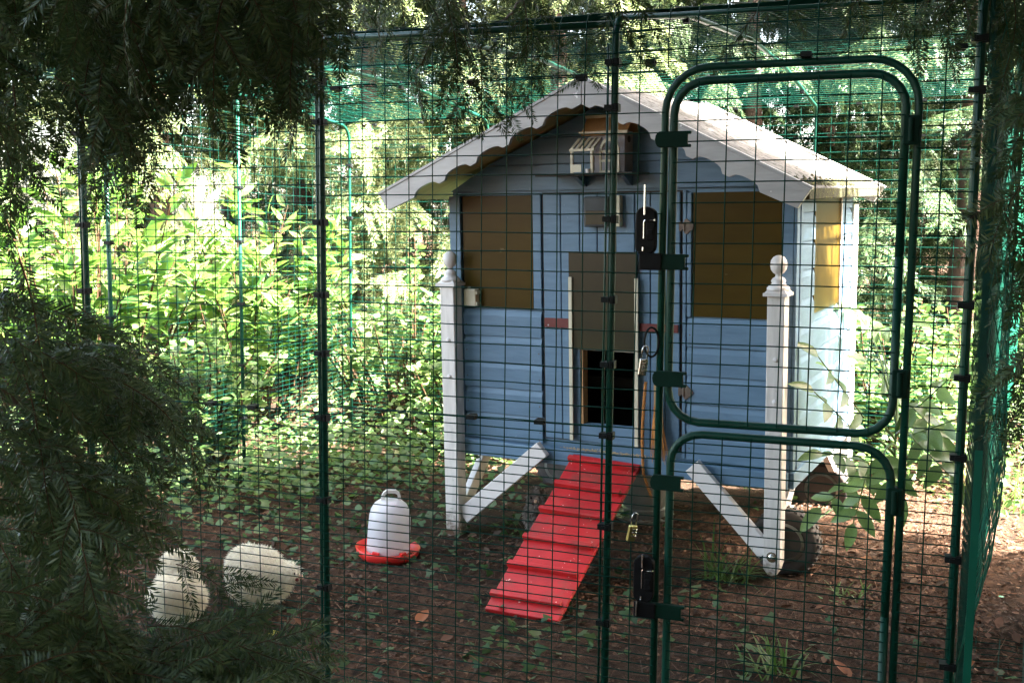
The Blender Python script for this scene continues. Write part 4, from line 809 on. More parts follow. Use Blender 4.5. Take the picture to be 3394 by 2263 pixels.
def clip(parent, x, y, z, M3=None, d=(0.036, 0.040, 0.016)):
    b = MB(); b.box((0, 0, 0), d); b.box((0, -d[1] * 0.52, 0), (d[0] * 0.35, 0.006, d[2] * 0.6))
    return b


clip_me = None


def add_clip(x, y, z, rz=0.0, s=1.0):
    global clip_me
    if clip_me is None:
        b = MB(); b.box((0, 0, 0), (0.034, 0.034, 0.015)); b.box((0.014, 0, 0.0), (0.016, 0.026, 0.021)); b.box((0, -0.0185, 0), (0.012, 0.004, 0.009))
        clip_me = b.mesh('clip', M['clip'])
    o = obj('clip', clip_me, run)
    o.location = (x, y, z); o.rotation_euler = (0, 0, rz); o.scale = (s, s, s)
    return o


for k in (-3, -2, -1, 0, 1):
    P = hoop_path(k)
    b = MB(); b.tube(P[3:], 0.0098, 10); b.build('roof_hoop', M['green'], run, smooth=True)
    b = MB(); b.tube(P[:3] + [P[3]], 0.0099, 10)
    # second tube of the next panel, clipped alongside the front post
    if k in (-2, -1, 0):
        Q = np.array([(xk(k, 0) - 0.021, 0.004, GB), (xk(k, 0) - 0.021, 0.004, 1.0), (xk(k, 0) - 0.021, 0.004, roof_h(k, 0) - 0.08)])
        b.tube(Q, 0.0036, 6)
    if k == 1:
        b.tube([(xk(k, 0) - 0.002, 0.026, GB), (xk(k, 0) - 0.002, 0.026, roof_h(k, 0) - 0.02)], 0.0095, 8)
    b.build('post', M['green'], run, smooth=True)
    for z in (1.62, 1.50, 1.20, 0.98, 0.80, 0.60, 0.34, 0.06):
        add_clip(xk(k, 0) - 0.008, -0.002, z + 0.012 * k)
    for z in (1.6, 1.25, 0.9, 0.5, 0.15):
        add_clip(xk(k, YB) - 0.004, YB, z)
    for y in (0.7, 1.5, 2.3, 3.0):
        o = add_clip(xk(k, y), y, roof_h(k, y)); o.rotation_euler = (0, PI / 2, 0)
# middle posts of the two end walls
for k, ys in ((-3, (1.16, 2.22)), (1, (1.16, 2.22))):
    for y in ys:
        b = MB(); b.tube([(xk(k, y), y, GB), (xk(k, y), y, roof_h(k, y))], 0.0105, 10); b.build('post', M['green'], run, smooth=True)
        for z in (1.4, 1.1, 0.75, 0.4, 0.1):
            add_clip(xk(k, y), y, z, PI / 2)
# front eave tubes
for k in (-2, -1, 0):
    b = MB(); b.tube([(xk(k, 0) + 0.012, 0.03, roof_h(k, 0.03) - 0.004), (xk(k + 1, 0) - 0.012, 0.03, roof_h(k + 1, 0.03) - 0.02)], 0.0065 if k != -1 else 0.0098, 8)
    b.build('eave_tube', M['green'], run, smooth=True)

WR = 0.0017
DX0, DX1, DZ1 = 0.140, 0.772, 1.598     # outer door frame


def wires(paths, r=WR):
    """a mesh of thin four-sided wires; straight runs share one array"""
    V = []; Q = []; n = 0
    for P in paths:
        P = np.asarray(P, float); m = len(P)
        T = unit(np.gradient(P, axis=0))
        ref = np.array((0, 0, 1.0)) if abs(T[0][2]) < 0.8 else np.array((1.0, 0, 0))
        U = unit(np.cross(T, ref)); Wd = np.cross(T, U)
        for i in range(m):
            V += [P[i] + r * U[i], P[i] + r * Wd[i], P[i] - r * U[i], P[i] - r * Wd[i]]
        for i in range(m - 1):
            for c in range(4):
                Q.append((n + i * 4 + c, n + i * 4 + (c + 1) % 4, n + (i + 1) * 4 + (c + 1) % 4, n + (i + 1) * 4 + c))
        n += m * 4
    return np.array(V), np.array(Q)


def wire_part(name, paths, parent=None, r=WR):
    V, Q = wires(paths, r)
    return obj(name, bulk(name, V, Q, M['wire']), parent or run, kind='stuff')


wr = np.random.default_rng(21)
ZMID = 0.627


def z_rows(z0, z1):
    """spacing of the level wires: close below the middle clip line, wide above"""
    rows = []
    z = ZMID
    while z > z0:
        rows.append(z); z -= 0.0268
    z = ZMID + 0.0535
    while z < z1:
        rows.append(z); z += 0.0535
    return rows


# front panels left of the door
for k in (-3, -2, -1):
    paths = []
    xa, xb = 0.91 * k, 0.91 * (k + 1)
    dz = {-3: -0.012, -2: -0.02, -1: 0.0}[k]
    sag = wr.normal(0, 0.003)
    for z in z_rows(-0.30, 1.72):
        xs = np.linspace(xa, xb, 7)
        bow = 0.004 * np.sin((xs - xa) / 0.91 * PI + z * 2)
        paths.append(np.c_[xs, -0.012 + bow, z + dz + sag * np.sin((xs - xa) / 0.91 * PI) + wr.normal(0, 0.0011, 7)])
    for zd in (ZMID - 0.006, 1.581, 1.586):
        paths.append(np.c_[np.linspace(xa, xb, 3), np.full(3, -0.014), np.full(3, zd + dz + 0.004)])
    for i in range(13):
        x = xa + 0.0758 * i - 0.004
        zs = np.r_[np.linspace(-0.31, 1.66, 8)]
        P = np.c_[np.full(8, x) + 0.0015 * np.sin(zs * 5 + i), -0.016 + 0.003 * np.sin(zs * 3 + k), zs]
        kk = x / 0.91
        top = [(x, -0.006, roof_h(kk, 0) - 0.02), (x, 0.012, roof_h(kk, 0) + 0.006), (x, 0.05, roof_h(kk, 0.05) + 0.014), (x, 0.16, roof_h(kk, 0.16) + 0.013)]
        paths.append(np.r_[P, top])
    wire_part('wire_mesh', paths)
    for zc, xs in ((1.583, (xa + 0.06, xa + 0.5, xb - 0.09)), (ZMID, (xa + 0.5, xa + 0.66 + 0.05 * (k == -1)))):
        for x in xs:
            o = add_clip(x, -0.016, zc + dz, PI / 2, 0.8)
# front panel with the door: strips round the door opening
paths = []
rows = z_rows(-0.30, 1.72)
for z in rows:
    if z > DZ1 + 0.012:
        paths.append(np.c_[np.linspace(0.0, 0.90, 7), np.full(7, -0.012), np.full(7, z) + 0.004 * np.sin(np.linspace(0, PI, 7))])
    else:
        paths.append([(0.0, -0.012, z), (DX0, -0.012, z)])
        paths.append([(DX1, -0.012, z), (0.905, -0.012, z)])
for i in range(12):
    x = 0.0758 * i + 0.072
    z0 = DZ1 if DX0 < x < DX1 else -0.31
    P = [(x, -0.015, z0), (x, -0.015, (z0 + 1.65) / 2), (x, -0.014, 1.66)]
    kk = x / 0.91
    paths.append(P + [(x, -0.006, roof_h(kk, 0) - 0.02), (x, 0.012, roof_h(kk, 0) + 0.006), (x, 0.05, roof_h(kk, 0.05) + 0.014), (x, 0.16, roof_h(kk, 0.16) + 0.013)])
paths.append([(0.0, -0.014, 1.587), (0.45, -0.014, 1.59), (0.905, -0.014, 1.587 + 0.012)][:0] or [(0.0, -0.014, 1.612), (0.45, -0.014, 1.614), (0.905, -0.014, 1.614)])
wire_part('wire_mesh', paths)
for x in (0.10, 0.50, 0.86):
    add_clip(x, -0.016, 1.614, PI / 2, 0.8)
add_clip(0.42, 0.05, 1.775, PI / 2, 0.8)
# roof mesh
paths = []
nx = int(3.64 / 0.0758)
for i in range(nx + 1):
    k = -3 + i * 0.0758 / 0.91
    paths.append([(xk(k, y), y, roof_h(k, y) + 0.013 + 0.002 * math.sin(3 * y + i)) for y in np.linspace(0.03, 3.44, 16)])
y = 0.05
while y < 3.46:
    paths.append([(xk(k, y), y, roof_h(k, y) + 0.0125 - 0.008 * math.sin((k % 1) * PI) * (0.6 + 0.5 * math.sin(y * 5))) for k in np.linspace(-3, 1, 25)])
    y += 0.0535
wire_part('roof_mesh', paths)
# back wall
paths = []
for z in z_rows(-0.30, 1.86):
    paths.append([(xk(k, YB), YB + 0.012 + 0.004 * math.sin(k * 7 + z), z + 0.09 + 0.004 * math.sin(k * 3)) for k in np.linspace(-3, 1, 13)])
for zd in (1.708, 1.715):
    paths.append([(xk(k, YB), YB + 0.014, zd) for k in np.linspace(-3, 1, 5)])
for i in range(nx + 1):
    k = -3 + i * 0.0758 / 0.91
    paths.append([(xk(k, YB), YB + 0.015, z) for z in np.linspace(-0.31, roof_h(k, 3.44), 5)])
wire_part('back_mesh', paths)
for k in np.linspace(-2.8, 0.9, 12):
    add_clip(xk(k, YB), YB + 0.01, 1.711, PI / 2, 0.8)
    add_clip(xk(k, YB), YB - 0.02, roof_h(k, 3.42), PI / 2, 0.8)
# end walls
for k in (-3, 1):
    paths = []
    for z in z_rows(-0.30, 1.9):
        ys = [y for y in np.linspace(0, YB, 12) if z < roof_h(k, y)]
        if len(ys) > 1:
            paths.append([(xk(k, y) + (0.013 if k == 1 else -0.013), y, z + 0.003 * math.sin(4 * y)) for y in ys])
    for i in range(int(YB / 0.0758) + 1):
        y = 0.01 + 0.0758 * i
        paths.append([(xk(k, y) + (0.016 if k == 1 else -0.016), y, z) for z in np.linspace(-0.31, roof_h(k, y), 5)])
    wire_part('end_mesh', paths, None, 0.0013)
# mesh skirt lying on the ground outside the right end
paths = []
for i in range(8):
    x = 0.0758 * i + 0.03
    paths.append([(xk(1, y) + x, y, -0.285 + 0.008 * math.sin(6 * y + i) - 0.006 * x + 0.02) for y in np.linspace(-0.1, YB, 24)])
for j in range(64):
    y = -0.1 + 0.0555 * j
    paths.append([(xk(1, y) + x, y, -0.266 + 0.008 * math.sin(6 * y + x * 13)) for x in np.linspace(0.0, 0.56, 6)])
wire_part('ground_skirt_mesh', paths)
for y in (0.55, 1.5):
    b = MB(); b.tube([(0, 0, 0.035), (0.045, 0.01, 0.0), (0.11, 0.02, -0.02)], 0.003, 6); b.lathe([(0, 0), (0.010, 0), (0.010, 0.02), (0, 0.02)], 8, None, (0, 0, 0.028))
    o = b.build('ground_peg', M['steel'], run); o.location = (xk(1, y) + 0.10, y, -0.255)


# door of two leaves in an outer frame
def rrect(x0, x1, z0, z1, R, n=5, open_bottom=False):
    P = []
    for cx_, cz, a0 in ((x1 - R, z1 - R, 0), (x0 + R, z1 - R, 90), (x0 + R, z0 + R, 180), (x1 - R, z0 + R, 270)):
        if open_bottom and a0 >= 180:
            P.append((x0, z0) if a0 == 180 else (x1, z0)); continue
        for a in np.linspace(a0, a0 + 90, n):
            P.append((cx_ + R * math.cos(math.radians(a)), cz + R * math.sin(math.radians(a))))
    return P


def closed(P2, y):
    P = [(p[0], y, p[1]) for p in P2]
    mid = tuple((np.array(P[0]) + np.array(P[-1])) / 2)
    return [mid] + P + [mid]


R0 = rrect(DX0, DX1, -0.30, DZ1, 0.115, 7, True)
P = [(p[0], 0.0, p[1]) for p in R0]
P = [P[-1]] + P[:-1]
b = MB(); b.tube(P, 0.0102, 10); b.build('door_frame', M['green'], run, smooth=True)


def leaf(x0, x1, z0, z1, pitch):
    b = MB(); b.tube(closed(rrect(x0, x1, z0, z1, 0.085, 6), -0.004), 0.0112, 10)
    d = b.build('door', M['green'], run, smooth=True)
    paths = []
    def half(x):
        e = max(0.0, max(x0 + 0.085 - x, x - (x1 - 0.085)))
        return 0.085 - math.sqrt(max(0.0, 0.085 ** 2 - e * e))
    i = 1
    while x0 + 0.0758 * i - 0.01 < x1 - 0.02:
        x = x0 + 0.0758 * i - 0.01
        paths.append([(x, -0.018, z0 + half(x)), (x, -0.018, (z0 + z1) / 2), (x, -0.018, z1 - half(x))]); i += 1
    z = z0 + pitch
    while z < z1 - 0.01:
        ez = max(0.0, max(z0 + 0.085 - z, z - (z1 - 0.085)))
        h = 0.085 - math.sqrt(max(0.0, 0.085 ** 2 - ez * ez))
        paths.append([(x0 + h, -0.0150, z), (x0 + x1 - (x0 + x1) / 2, -0.0150, z + 0.002), (x1 - h, -0.0150, z)]); z += pitch
    wire_part('wire_mesh', paths, d)
    return d


top_leaf = leaf(0.165, 0.742, 0.655, 1.562, 0.0535)
low_leaf = leaf(0.176, 0.746, -0.26, 0.622, 0.0268)
# hasps (flat green plates with a notched end), hinges, sliding locks
for p, (x0, x1, z) in ((top_leaf, (0.120, 0.216, 1.410)), (top_leaf, (0.088, 0.217, 1.087)), (top_leaf, (0.126, 0.219, 0.772)), (low_leaf, (0.126, 0.219, 0.486)), (low_leaf, (0.092, 0.229, 0.125))):
    h = 0.021
    a = [(x0 + h * .6 - h * .6 * math.sin(t), z + h * math.cos(t)) for t in np.linspace(0.0, PI, 7)]
    poly = [(x1, z + h), (x1 - 0.0, z + h)][:1] + a + [(x1, z - h), (x1, z - h * .62), (x1 - 0.009, z - h * .62), (x1 - 0.009, z + h * .62), (x1, z + h * .62)]
    b = MB(); b.prism(poly, (0, -0.034, 0), (1, 0, 0), (0, 0, 1), (0, 0.012, 0)); b.build('hasp', M['plate'], p, bevel=0.002)
    if x0 < 0.1:
        b = MB(); b.bb(x0 - 0.003, x0 + 0.058, -0.042, -0.0345, z - 0.0225, z + 0.0225); b.build('hasp_cover', M['black'], p, bevel=0.003)
for p, z in ((top_leaf, 1.42), (top_leaf, 0.79), (low_leaf, 0.487)):
    b = MB(); b.bb(0.738, 0.776, -0.022, 0.016, z - 0.036, z + 0.036); b.tube([(0.757, -0.024, z - 0.03), (0.757, -0.024, z + 0.03)], 0.008, 8); b.build('hinge', M['plate'], p, bevel=0.003)


def lock(p, x0, x1, z0, z1, rod0, rod1):
    xm = (x0 + x1) / 2; R = (x1 - x0) / 2
    poly = [(xm + R * math.cos(t), z1 - R * .8 + R * .8 * math.sin(t)) for t in np.linspace(0, PI, 9)] + [(xm + R * math.cos(t), z0 + R * .8 + R * .8 * math.sin(t)) for t in np.linspace(PI, 2 * PI, 9)]
    b = MB(); b.prism(poly, (0, -0.036, 0), (1, 0, 0), (0, 0, 1), (0, 0.026, 0)); L = b.build('lock', M['black'], p, bevel=0.004)
    b = MB(); b.bb(xm + 0.003, x1 - 0.003, -0.0415, -0.0365, z0 + 0.04, z1 - 0.045); b.bb(xm + 0.006, x1 - 0.006, -0.044, -0.0365, z0 + 0.054, z1 - 0.062); b.build('lock_cover', M['black'], L, bevel=0.003)
    b = MB(); b.tube([(xm - 0.002, -0.040, rod0), (xm - 0.002, -0.040, rod1)], 0.0034, 8)
    b.tube([(xm - 0.003, -0.0405, z0 + 0.045), (xm - 0.003, -0.0405, z1 - 0.04), (xm + 0.001, -0.042, z1 - 0.036)], 0.0018, 6)
    b.tube([(xm + 0.012, -0.046, z1 - 0.038), (x1 - 0.001, -0.046, z1 - 0.036)], 0.0016, 6); b.lathe([(0, 0), (.003, 0), (.003, .004), (0, .004)], 8, ((1, 0, 0), (0, 0, -1), (0, -1, 0)), (x1 - 0.001, -0.044, z1 - 0.036))
    b.tube([(xm - 0.004, -0.040, z0 + 0.012), (xm - 0.004, -0.040, z0 + 0.022)], 0.003, 6)
    b.build('bolt_rod', M['steel'], L)


lock(top_leaf, 0.072, 0.128, 1.104, 1.234, 1.212, 1.292)
lock(low_leaf, 0.085, 0.142, 0.142, 0.276, 0.246, 0.282)
b = MB(); b.tube([(0.097, -0.044, 0.108), (0.099, -0.044, 0.150)], 0.0034, 8); b.build('bolt_rod', M['steel'], low_leaf)
a = np.linspace(0, 2 * PI, 25)
b = MB(); b.tube(np.c_[0.118 + 0.02 * np.cos(a), np.full(25, -0.012), 0.868 + 0.04 * np.sin(a)], 0.0032, 6, False); b.build('finger_ring', M['black'], top_leaf)


# combination padlocks
def padlock(x, z, tilt, ry, body, label):
    t = thing('padlock', label, 'padlock', M=FM @ Matrix.Translation((x, -0.022, z)) @ Matrix.Rotation(tilt, 4, 'Y') @ Matrix.Rotation(ry, 4, 'Z'), group='combination padlocks on the run')
    b = MB(); a = np.linspace(PI, 0, 9)
    P = [(-0.0085, 0, -0.036)] + [(0.0085 * math.cos(k), 0, -0.010 + 0.0095 * math.sin(k)) for k in a] + [(0.0085, 0, -0.036)]
    b.tube(P, 0.0023, 8); b.build('shackle', M['steel'], t, smooth=True)
    b = MB(); b.bb(-0.0125, 0.0125, -0.006, 0.006, -0.082, -0.036); bo = b.build('body', M[body], t, bevel=0.003)
    for zz_ in (-0.047, -0.056, -0.065):
        b = MB(); b.lathe([(0, -.003), (.0085, -.003), (.0098, -.001), (.0098, .001), (.0085, .003), (0, .003)], 14, None, (0.004, -0.001, zz_)); b.build('dial', M['steel'], bo)


padlock(0.105, 0.858, 0.14, 0.7, 'steel', 'grey combination padlock hanging on the mesh beside the upper door leaf')
padlock(0.086, 0.392, 0.18, 0.8, 'brass', 'brass combination padlock hanging low on the mesh above the lower black lock')

# plastic netting tied round the right end wall, its edge folded into a flat strip
net = thing('plastic_netting', 'green diamond plastic netting billowing round the right corner of the run', 'netting', M=FM)


def net_pt(y, z):
    env = min(1.0, max(0.0, (y + 0.03) / 0.24)) ** 0.8 * max(0.25, 1 - max(0.0, y - 0.3) * 0.45)
    bulge = 0.028 + 0.070 * env * min(1.0, max(0.0, (z - 0.05) / 0.45)) ** 0.8 + 0.008 * math.sin(5 * y + 3 * z)
    foot = max(0.0, 0.25 - z) * 0.10
    return (xk(1, max(0, y)) + bulge - foot, y, z)


paths = []
pitch = 0.058
zlo, zhi, ylo, yhi = -0.18, 1.9, -0.03, 3.52
for s in (1, -1):
    c = ylo - (zhi - zlo) if s > 0 else ylo
    e = yhi if s > 0 else yhi + (zhi - zlo)
    while c < e:
        P = []
        for z in np.arange(zlo, zhi + 0.001, 0.12):
            y = c + s * (z - zlo) * 0.62
            if ylo <= y <= yhi:
                P.append(net_pt(y, z))
        if len(P) > 1: paths.append(P)
        c += pitch * 1.25
V, Q = wires(paths, 0.0013)
obj('diamond_mesh', bulk('diamond_mesh', V, Q, M['net']), net, kind='stuff')
b = MB()
zs = np.linspace(-0.24, 0.64, 12)
for i in range(11):
    P = [(xk(1, 0) + 0.030 - 0.012 * (zs[j] < 0.0), -0.035 - 0.01 * math.sin(zs[j] * 4), zs[j]) for j in (i, i + 1)]
    b.add([P[0], (P[0][0] + 0.018, P[0][1] - 0.002, P[0][2]), (P[1][0] + 0.018, P[1][1] - 0.002, P[1][2]), P[1],
           (P[0][0], P[0][1] + .004, P[0][2]), (P[0][0] + 0.018, P[0][1] + .002, P[0][2]), (P[1][0] + 0.018, P[1][1] + .002, P[1][2]), (P[1][0], P[1][1] + .004, P[1][2])],
          [(0, 1, 2, 3), (7, 6, 5, 4), (1, 5, 6, 2), (0, 3, 7, 4)])
b.build('edge_strip', M['net'], net)
b = MB()
P0 = [net_pt(3.52, z) for z in np.linspace(0.2, 1.9, 12)]
for i in range(11):
    p, q = np.array(P0[i]), np.array(P0[i + 1]); w = np.array((0.05, 0.03, 0))
    b.add([p, p + w, q + w, q, p + (0, .006, 0), p + w + (0, .006, 0), q + w + (0, .006, 0), q + (0, .006, 0)], [(0, 1, 2, 3), (7, 6, 5, 4), (1, 5, 6, 2), (0, 3, 7, 4)])
b.build('edge_strip', M['net'], net)

# ------------------------------------------------------------------ hens
def blob(name, balls, voxel=0.011, smooth=6):
    """one continuous skin round a set of ellipsoids"""
    b = bmesh.new()
    for c, r, s in balls:
        g = bmesh.ops.create_icosphere(b, subdivisions=3, radius=r)
        for v in g['verts']:
            v.co = Vector((v.co.x * s[0], v.co.y * s[1], v.co.z * s[2])) + Vector(c)
    me = bpy.data.meshes.new(name); b.to_mesh(me); b.free()
    o = bpy.data.objects.new(name, me); COL.objects.link(o)
    m = o.modifiers.new('r', 'REMESH'); m.mode = 'VOXEL'; m.voxel_size = voxel
    m2 = o.modifiers.new('s', 'SMOOTH'); m2.factor = 0.6; m2.iterations = smooth
    dg = bpy.context.evaluated_depsgraph_get(); dg.update()
    out = bpy.data.meshes.new_from_object(o.evaluated_get(dg))
    bpy.data.objects.remove(o); bpy.data.meshes.remove(me)
    out.name = name
    out.polygons.foreach_set('use_smooth', [True] * len(out.polygons))
    return out


def plumes(me, n, length, width, seed, down=0.35, back=(0, 0, 0), skip=None):
    r = np.random.default_rng(seed)
    nv = len(me.polygons)
    C = np.empty(nv * 3); me.polygons.foreach_get('center', C); C = C.reshape(-1, 3)
    N = np.empty(nv * 3); me.polygons.foreach_get('normal', N); N = N.reshape(-1, 3)
    A = np.empty(nv); me.polygons.foreach_get('area', A)
    if skip is not None:
        A = A * ~skip(C)
    i = r.choice(nv, n, p=A / A.sum())
    c = C[i] + r.normal(0, 0.003, (n, 3)); nn = N[i]
    d = unit(nn * 0.6 + r.normal(0, 0.36, (n, 3)) + np.array((0, 0, -down)) + np.array(back))
    L = length * r.uniform(0.5, 1.25, (n, 1))
    w = unit(np.cross(d, r.normal(0, 1, (n, 3)))) * width * r.uniform(.6, 1.3, (n, 1))
    base = c - nn * 0.004
    tip = base + d * L - np.array((0, 0, 1)) * L * 0.15
    midp = base + d * L * 0.55
    V = np.stack([base - w * .5, base + w * .5, midp + w * .6, tip, midp - w * .6], 1).reshape(-1, 3)
    Q = np.arange(n * 5).reshape(n, 5)
    return V, Q


def hen(name, label, loc, rz, balls, mat, n=6500, L=0.024, w=0.006, seed=1, face=None, cat='hen', group=None, skinmat=None, back=(0, 0, 0)):
    t = thing(name, label, cat, loc, None, group); t.rotation_euler = (0, 0, rz)
    me = blob('body', balls); me.materials.append(M[mat])
    body = obj('body', me, t)
    V, Q = plumes(me, n, L, w, seed, back=back)
    obj('plumage', bulk('plumage', V, Q, M[mat]), body, kind='stuff')
    if face:
        f, d = np.array(face[0]), unit(np.array(face[1]))
        b = MB(); s = np.cross(d, (0, 0, 1)); s = unit(s); u = np.cross(s, d)
        Mx = np.c_[s, u, d]
        b.lathe([(0.0, 0.0), (0.011, 0.001), (0.009, 0.010), (0.0045, 0.019), (0.0, 0.024)], 8, Mx @ np.diag((.8, 1, 1)), f + d * 0.012)
        b.build('beak', M['skin'], t, smooth=True)
        for sg in (-1, 1):
            b = MB(); b.lathe([(0, -0.005), (0.0035, -0.0035), (0.005, 0), (0.0035, 0.0035), (0, 0.005)], 10, None, f + s * sg * 0.020 + u * 0.012 + d * 0.002); b.build('eye', M['black'], t, smooth=True)
            b = MB(); b.lathe([(0, -0.008), (0.006, -0.005), (0.008, 0), (0.006, 0.005), (0, 0.008)], 10, None, f + s * sg * 0.012 - u * 0.012 + d * 0.012); b.build('wattle', M['redold'], t, smooth=True)
    for sg in (-1, 1):
        b = MB(); b.tube([(0.0, sg * 0.035, 0.07), (0.005, sg * 0.036, 0.012), (0.012, sg * 0.036, 0.006)], 0.007, 7)
        for a in (-0.5, 0, 0.5):
            b.tube([(0.008, sg * 0.036, 0.008), (0.008 + 0.045 * math.cos(a), sg * 0.036 + 0.045 * math.sin(a), 0.005)], [0.006, 0.003], 6)
        b.build('leg', M['greyplume'] if mat == 'greyplume' else M['skin'], t, smooth=True)
    return t


# local frame of a hen: +X is forward
hx, hy = -1.285, 3.93
hen('hen', 'white fluffy hen standing upright, seen from behind, nearest the dark yew branches', (hx, hy, float(gz(hx, hy))), math.radians(82),
    [((0.0, 0, 0.092), 0.086, (1.05, 1.05, 0.98)), ((-0.03, 0.0, 0.125), 0.074, (1.0, 1.0, 1.0)), ((0.025, 0.010, 0.160), 0.064, (0.95, 1.0, 1.05)), ((0.04, 0.018, 0.208), 0.055, (1, 1.12, .9)), ((-0.085, -0.01, 0.15), 0.042, (1, 1.2, 1.0)), ((-0.01, 0.06, 0.10), 0.055, (1.1, .7, .9)), ((-0.01, -0.06, 0.10), 0.055, (1.1, .7, .9))],
    'plume', 44000, 0.028, 0.0017, 3, face=((0.098, 0.018, 0.195), (1, 0, -0.2)), group='white hens on the soil', back=(-0.35, 0, -0.1))
hx, hy = -1.015, 4.12
hen('hen', 'round white fluffy hen with its head low to the right, near the drinker', (hx, hy, float(gz(hx, hy))), math.radians(-14),
    [((-0.01, 0, 0.122), 0.108, (1.0, 0.95, 1.02)), ((-0.055, 0.0, 0.165), 0.072, (1.0, 1.0, 1.0)), ((0.055, 0.0, 0.115), 0.072, (1, .95, 1.05)), ((0.10, -0.005, 0.140), 0.040, (1, 1, 1.0)), ((0.146, -0.012, 0.152), 0.027, (1, 1, .95)), ((0.138, -0.01, 0.172), 0.020, (1.1, 1, .9)), ((-0.02, -0.065, 0.12), 0.065, (1.2, .7, .85))],
    'plume', 44000, 0.028, 0.0017, 4, face=((0.172, -0.016, 0.146), (1, -0.35, -0.3)), group='white hens on the soil', back=(-0.4, 0, -0.1))
hx, hy = 0.135, 5.02
hen('hen', 'grey brown hen facing the run door, sheltering under the coop behind the brace', (hx, hy, float(gz(hx, hy)) - 0.01), math.radians(-105),
    [((0.0, 0, 0.10), 0.072, (1.15, 1, 1.0)), ((-0.05, 0, 0.11), 0.06, (1.2, .9, .9)), ((0.035, 0, 0.155), 0.05, (.9, .95, 1.1)), ((0.055, 0, 0.20), 0.043, (1, 1.0, 1.0)), ((0.06, 0, 0.225), 0.032, (1, 1.05, .9))],
    'greyplume', 6500, 0.022, 0.0065, 5, face=((0.088, 0.0, 0.20), (1, 0.25, -0.25)))

# ------------------------------------------------------------------ leaves: small template meshes
def tmpl_leaf(L, W, fold=0.15, curl=0.1, n=4, round_=1.0, tip=1.0):
    """pointed leaf along +X, returned as verts and quads (mid rib fold)"""
    V = []; Q = []
    t = np.linspace(0, 1, n + 1)
    w = W / 2 * np.sin(PI * t ** (0.8 * round_)) ** (0.75) * (1 - (t ** 6) * (tip - 1))
    for i in range(n + 1):
        z = -curl * L * t[i] ** 2
        V += [(L * t[i], -w[i], z + fold * w[i]), (L * t[i], 0, z), (L * t[i], w[i], z + fold * w[i])]
    for i in range(n):
        a = i * 3
        Q += [(a, a + 3, a + 4, a + 1), (a + 1, a + 4, a + 5, a + 2)]
    return np.array(V), np.array(Q)


def tmpl_ivy(s):
    a = np.radians([180, 150, 95, 62, 28, 0, -28, -62, -95, -150])
    r = np.array([0.15, 0.55, 0.75, 0.48, 0.62, 1.0, 0.62, 0.48, 0.75, 0.55]) * s / 1.2
    V = [(0.0, 0, 0.02 * s)] + [(r[i] * math.cos(a[i]) + 0.1 * s, r[i] * math.sin(a[i]), -0.08 * s * (r[i] / s) ** 2) for i in range(10)]
    Q = [(0, 1 + i, 1 + (i + 1) % 10) for i in range(10)]
    return np.array(V), np.array(Q)


def frames(D, N):
    """rotation matrices (n,3,3): local x -> D, local z close to N"""
    D = unit(D); Y = unit(np.cross(N, D)); Z = np.cross(D, Y)
    return np.stack([D, Y, Z], 2)


def scatter(T, Q, P, R, S):
    V = (np.einsum('nij,vj->nvi', R, T) * np.asarray(S)[:, None, None] + P[:, None, :]).reshape(-1, 3)
    F = (Q[None] + (np.arange(len(P)) * len(T))[:, None, None]).reshape(-1, Q.shape[1])
    return V, F


def leaf_set(parent, name, T, Q, P, R, S, mat, n_ind=0, mass_name='foliage'):
    """the leaves nearest the camera as parts of their own, the rest in one mesh"""
    d = np.linalg.norm(P - np.array((0, 0, 1.48)), axis=1)
    order = np.argsort(d / np.asarray(S))
    ind, rest = order[:n_ind], order[n_ind:]
    if n_ind:
        me = bulk(name, T, Q, M[mat], True)
        inv = parent.matrix_world.inverted() if parent.type == 'EMPTY' else Matrix()
        for i in ind:
            m = Matrix(R[i].tolist()).to_4x4() @ Matrix.Scale(float(S[i]), 4)
            m.translation = Vector(P[i]) - parent.location
            obj(name, me, parent, M=m)
    if len(rest):
        V, F = scatter(T, Q, P[rest] - np.array(parent.location), R[rest], np.asarray(S)[rest])
        o = obj(mass_name, bulk(mass_name, V, F, M[mat], True), parent, kind='stuff')


def stems(parent, name, paths, r0, r1, mat='twig', n=5):
    b = MB()
    for P in paths:
        b.tube(np.asarray(P) - np.array(parent.location), np.linspace(r0, r1, len(P)), n, False)
    return b.build(name, M[mat], parent, smooth=True)


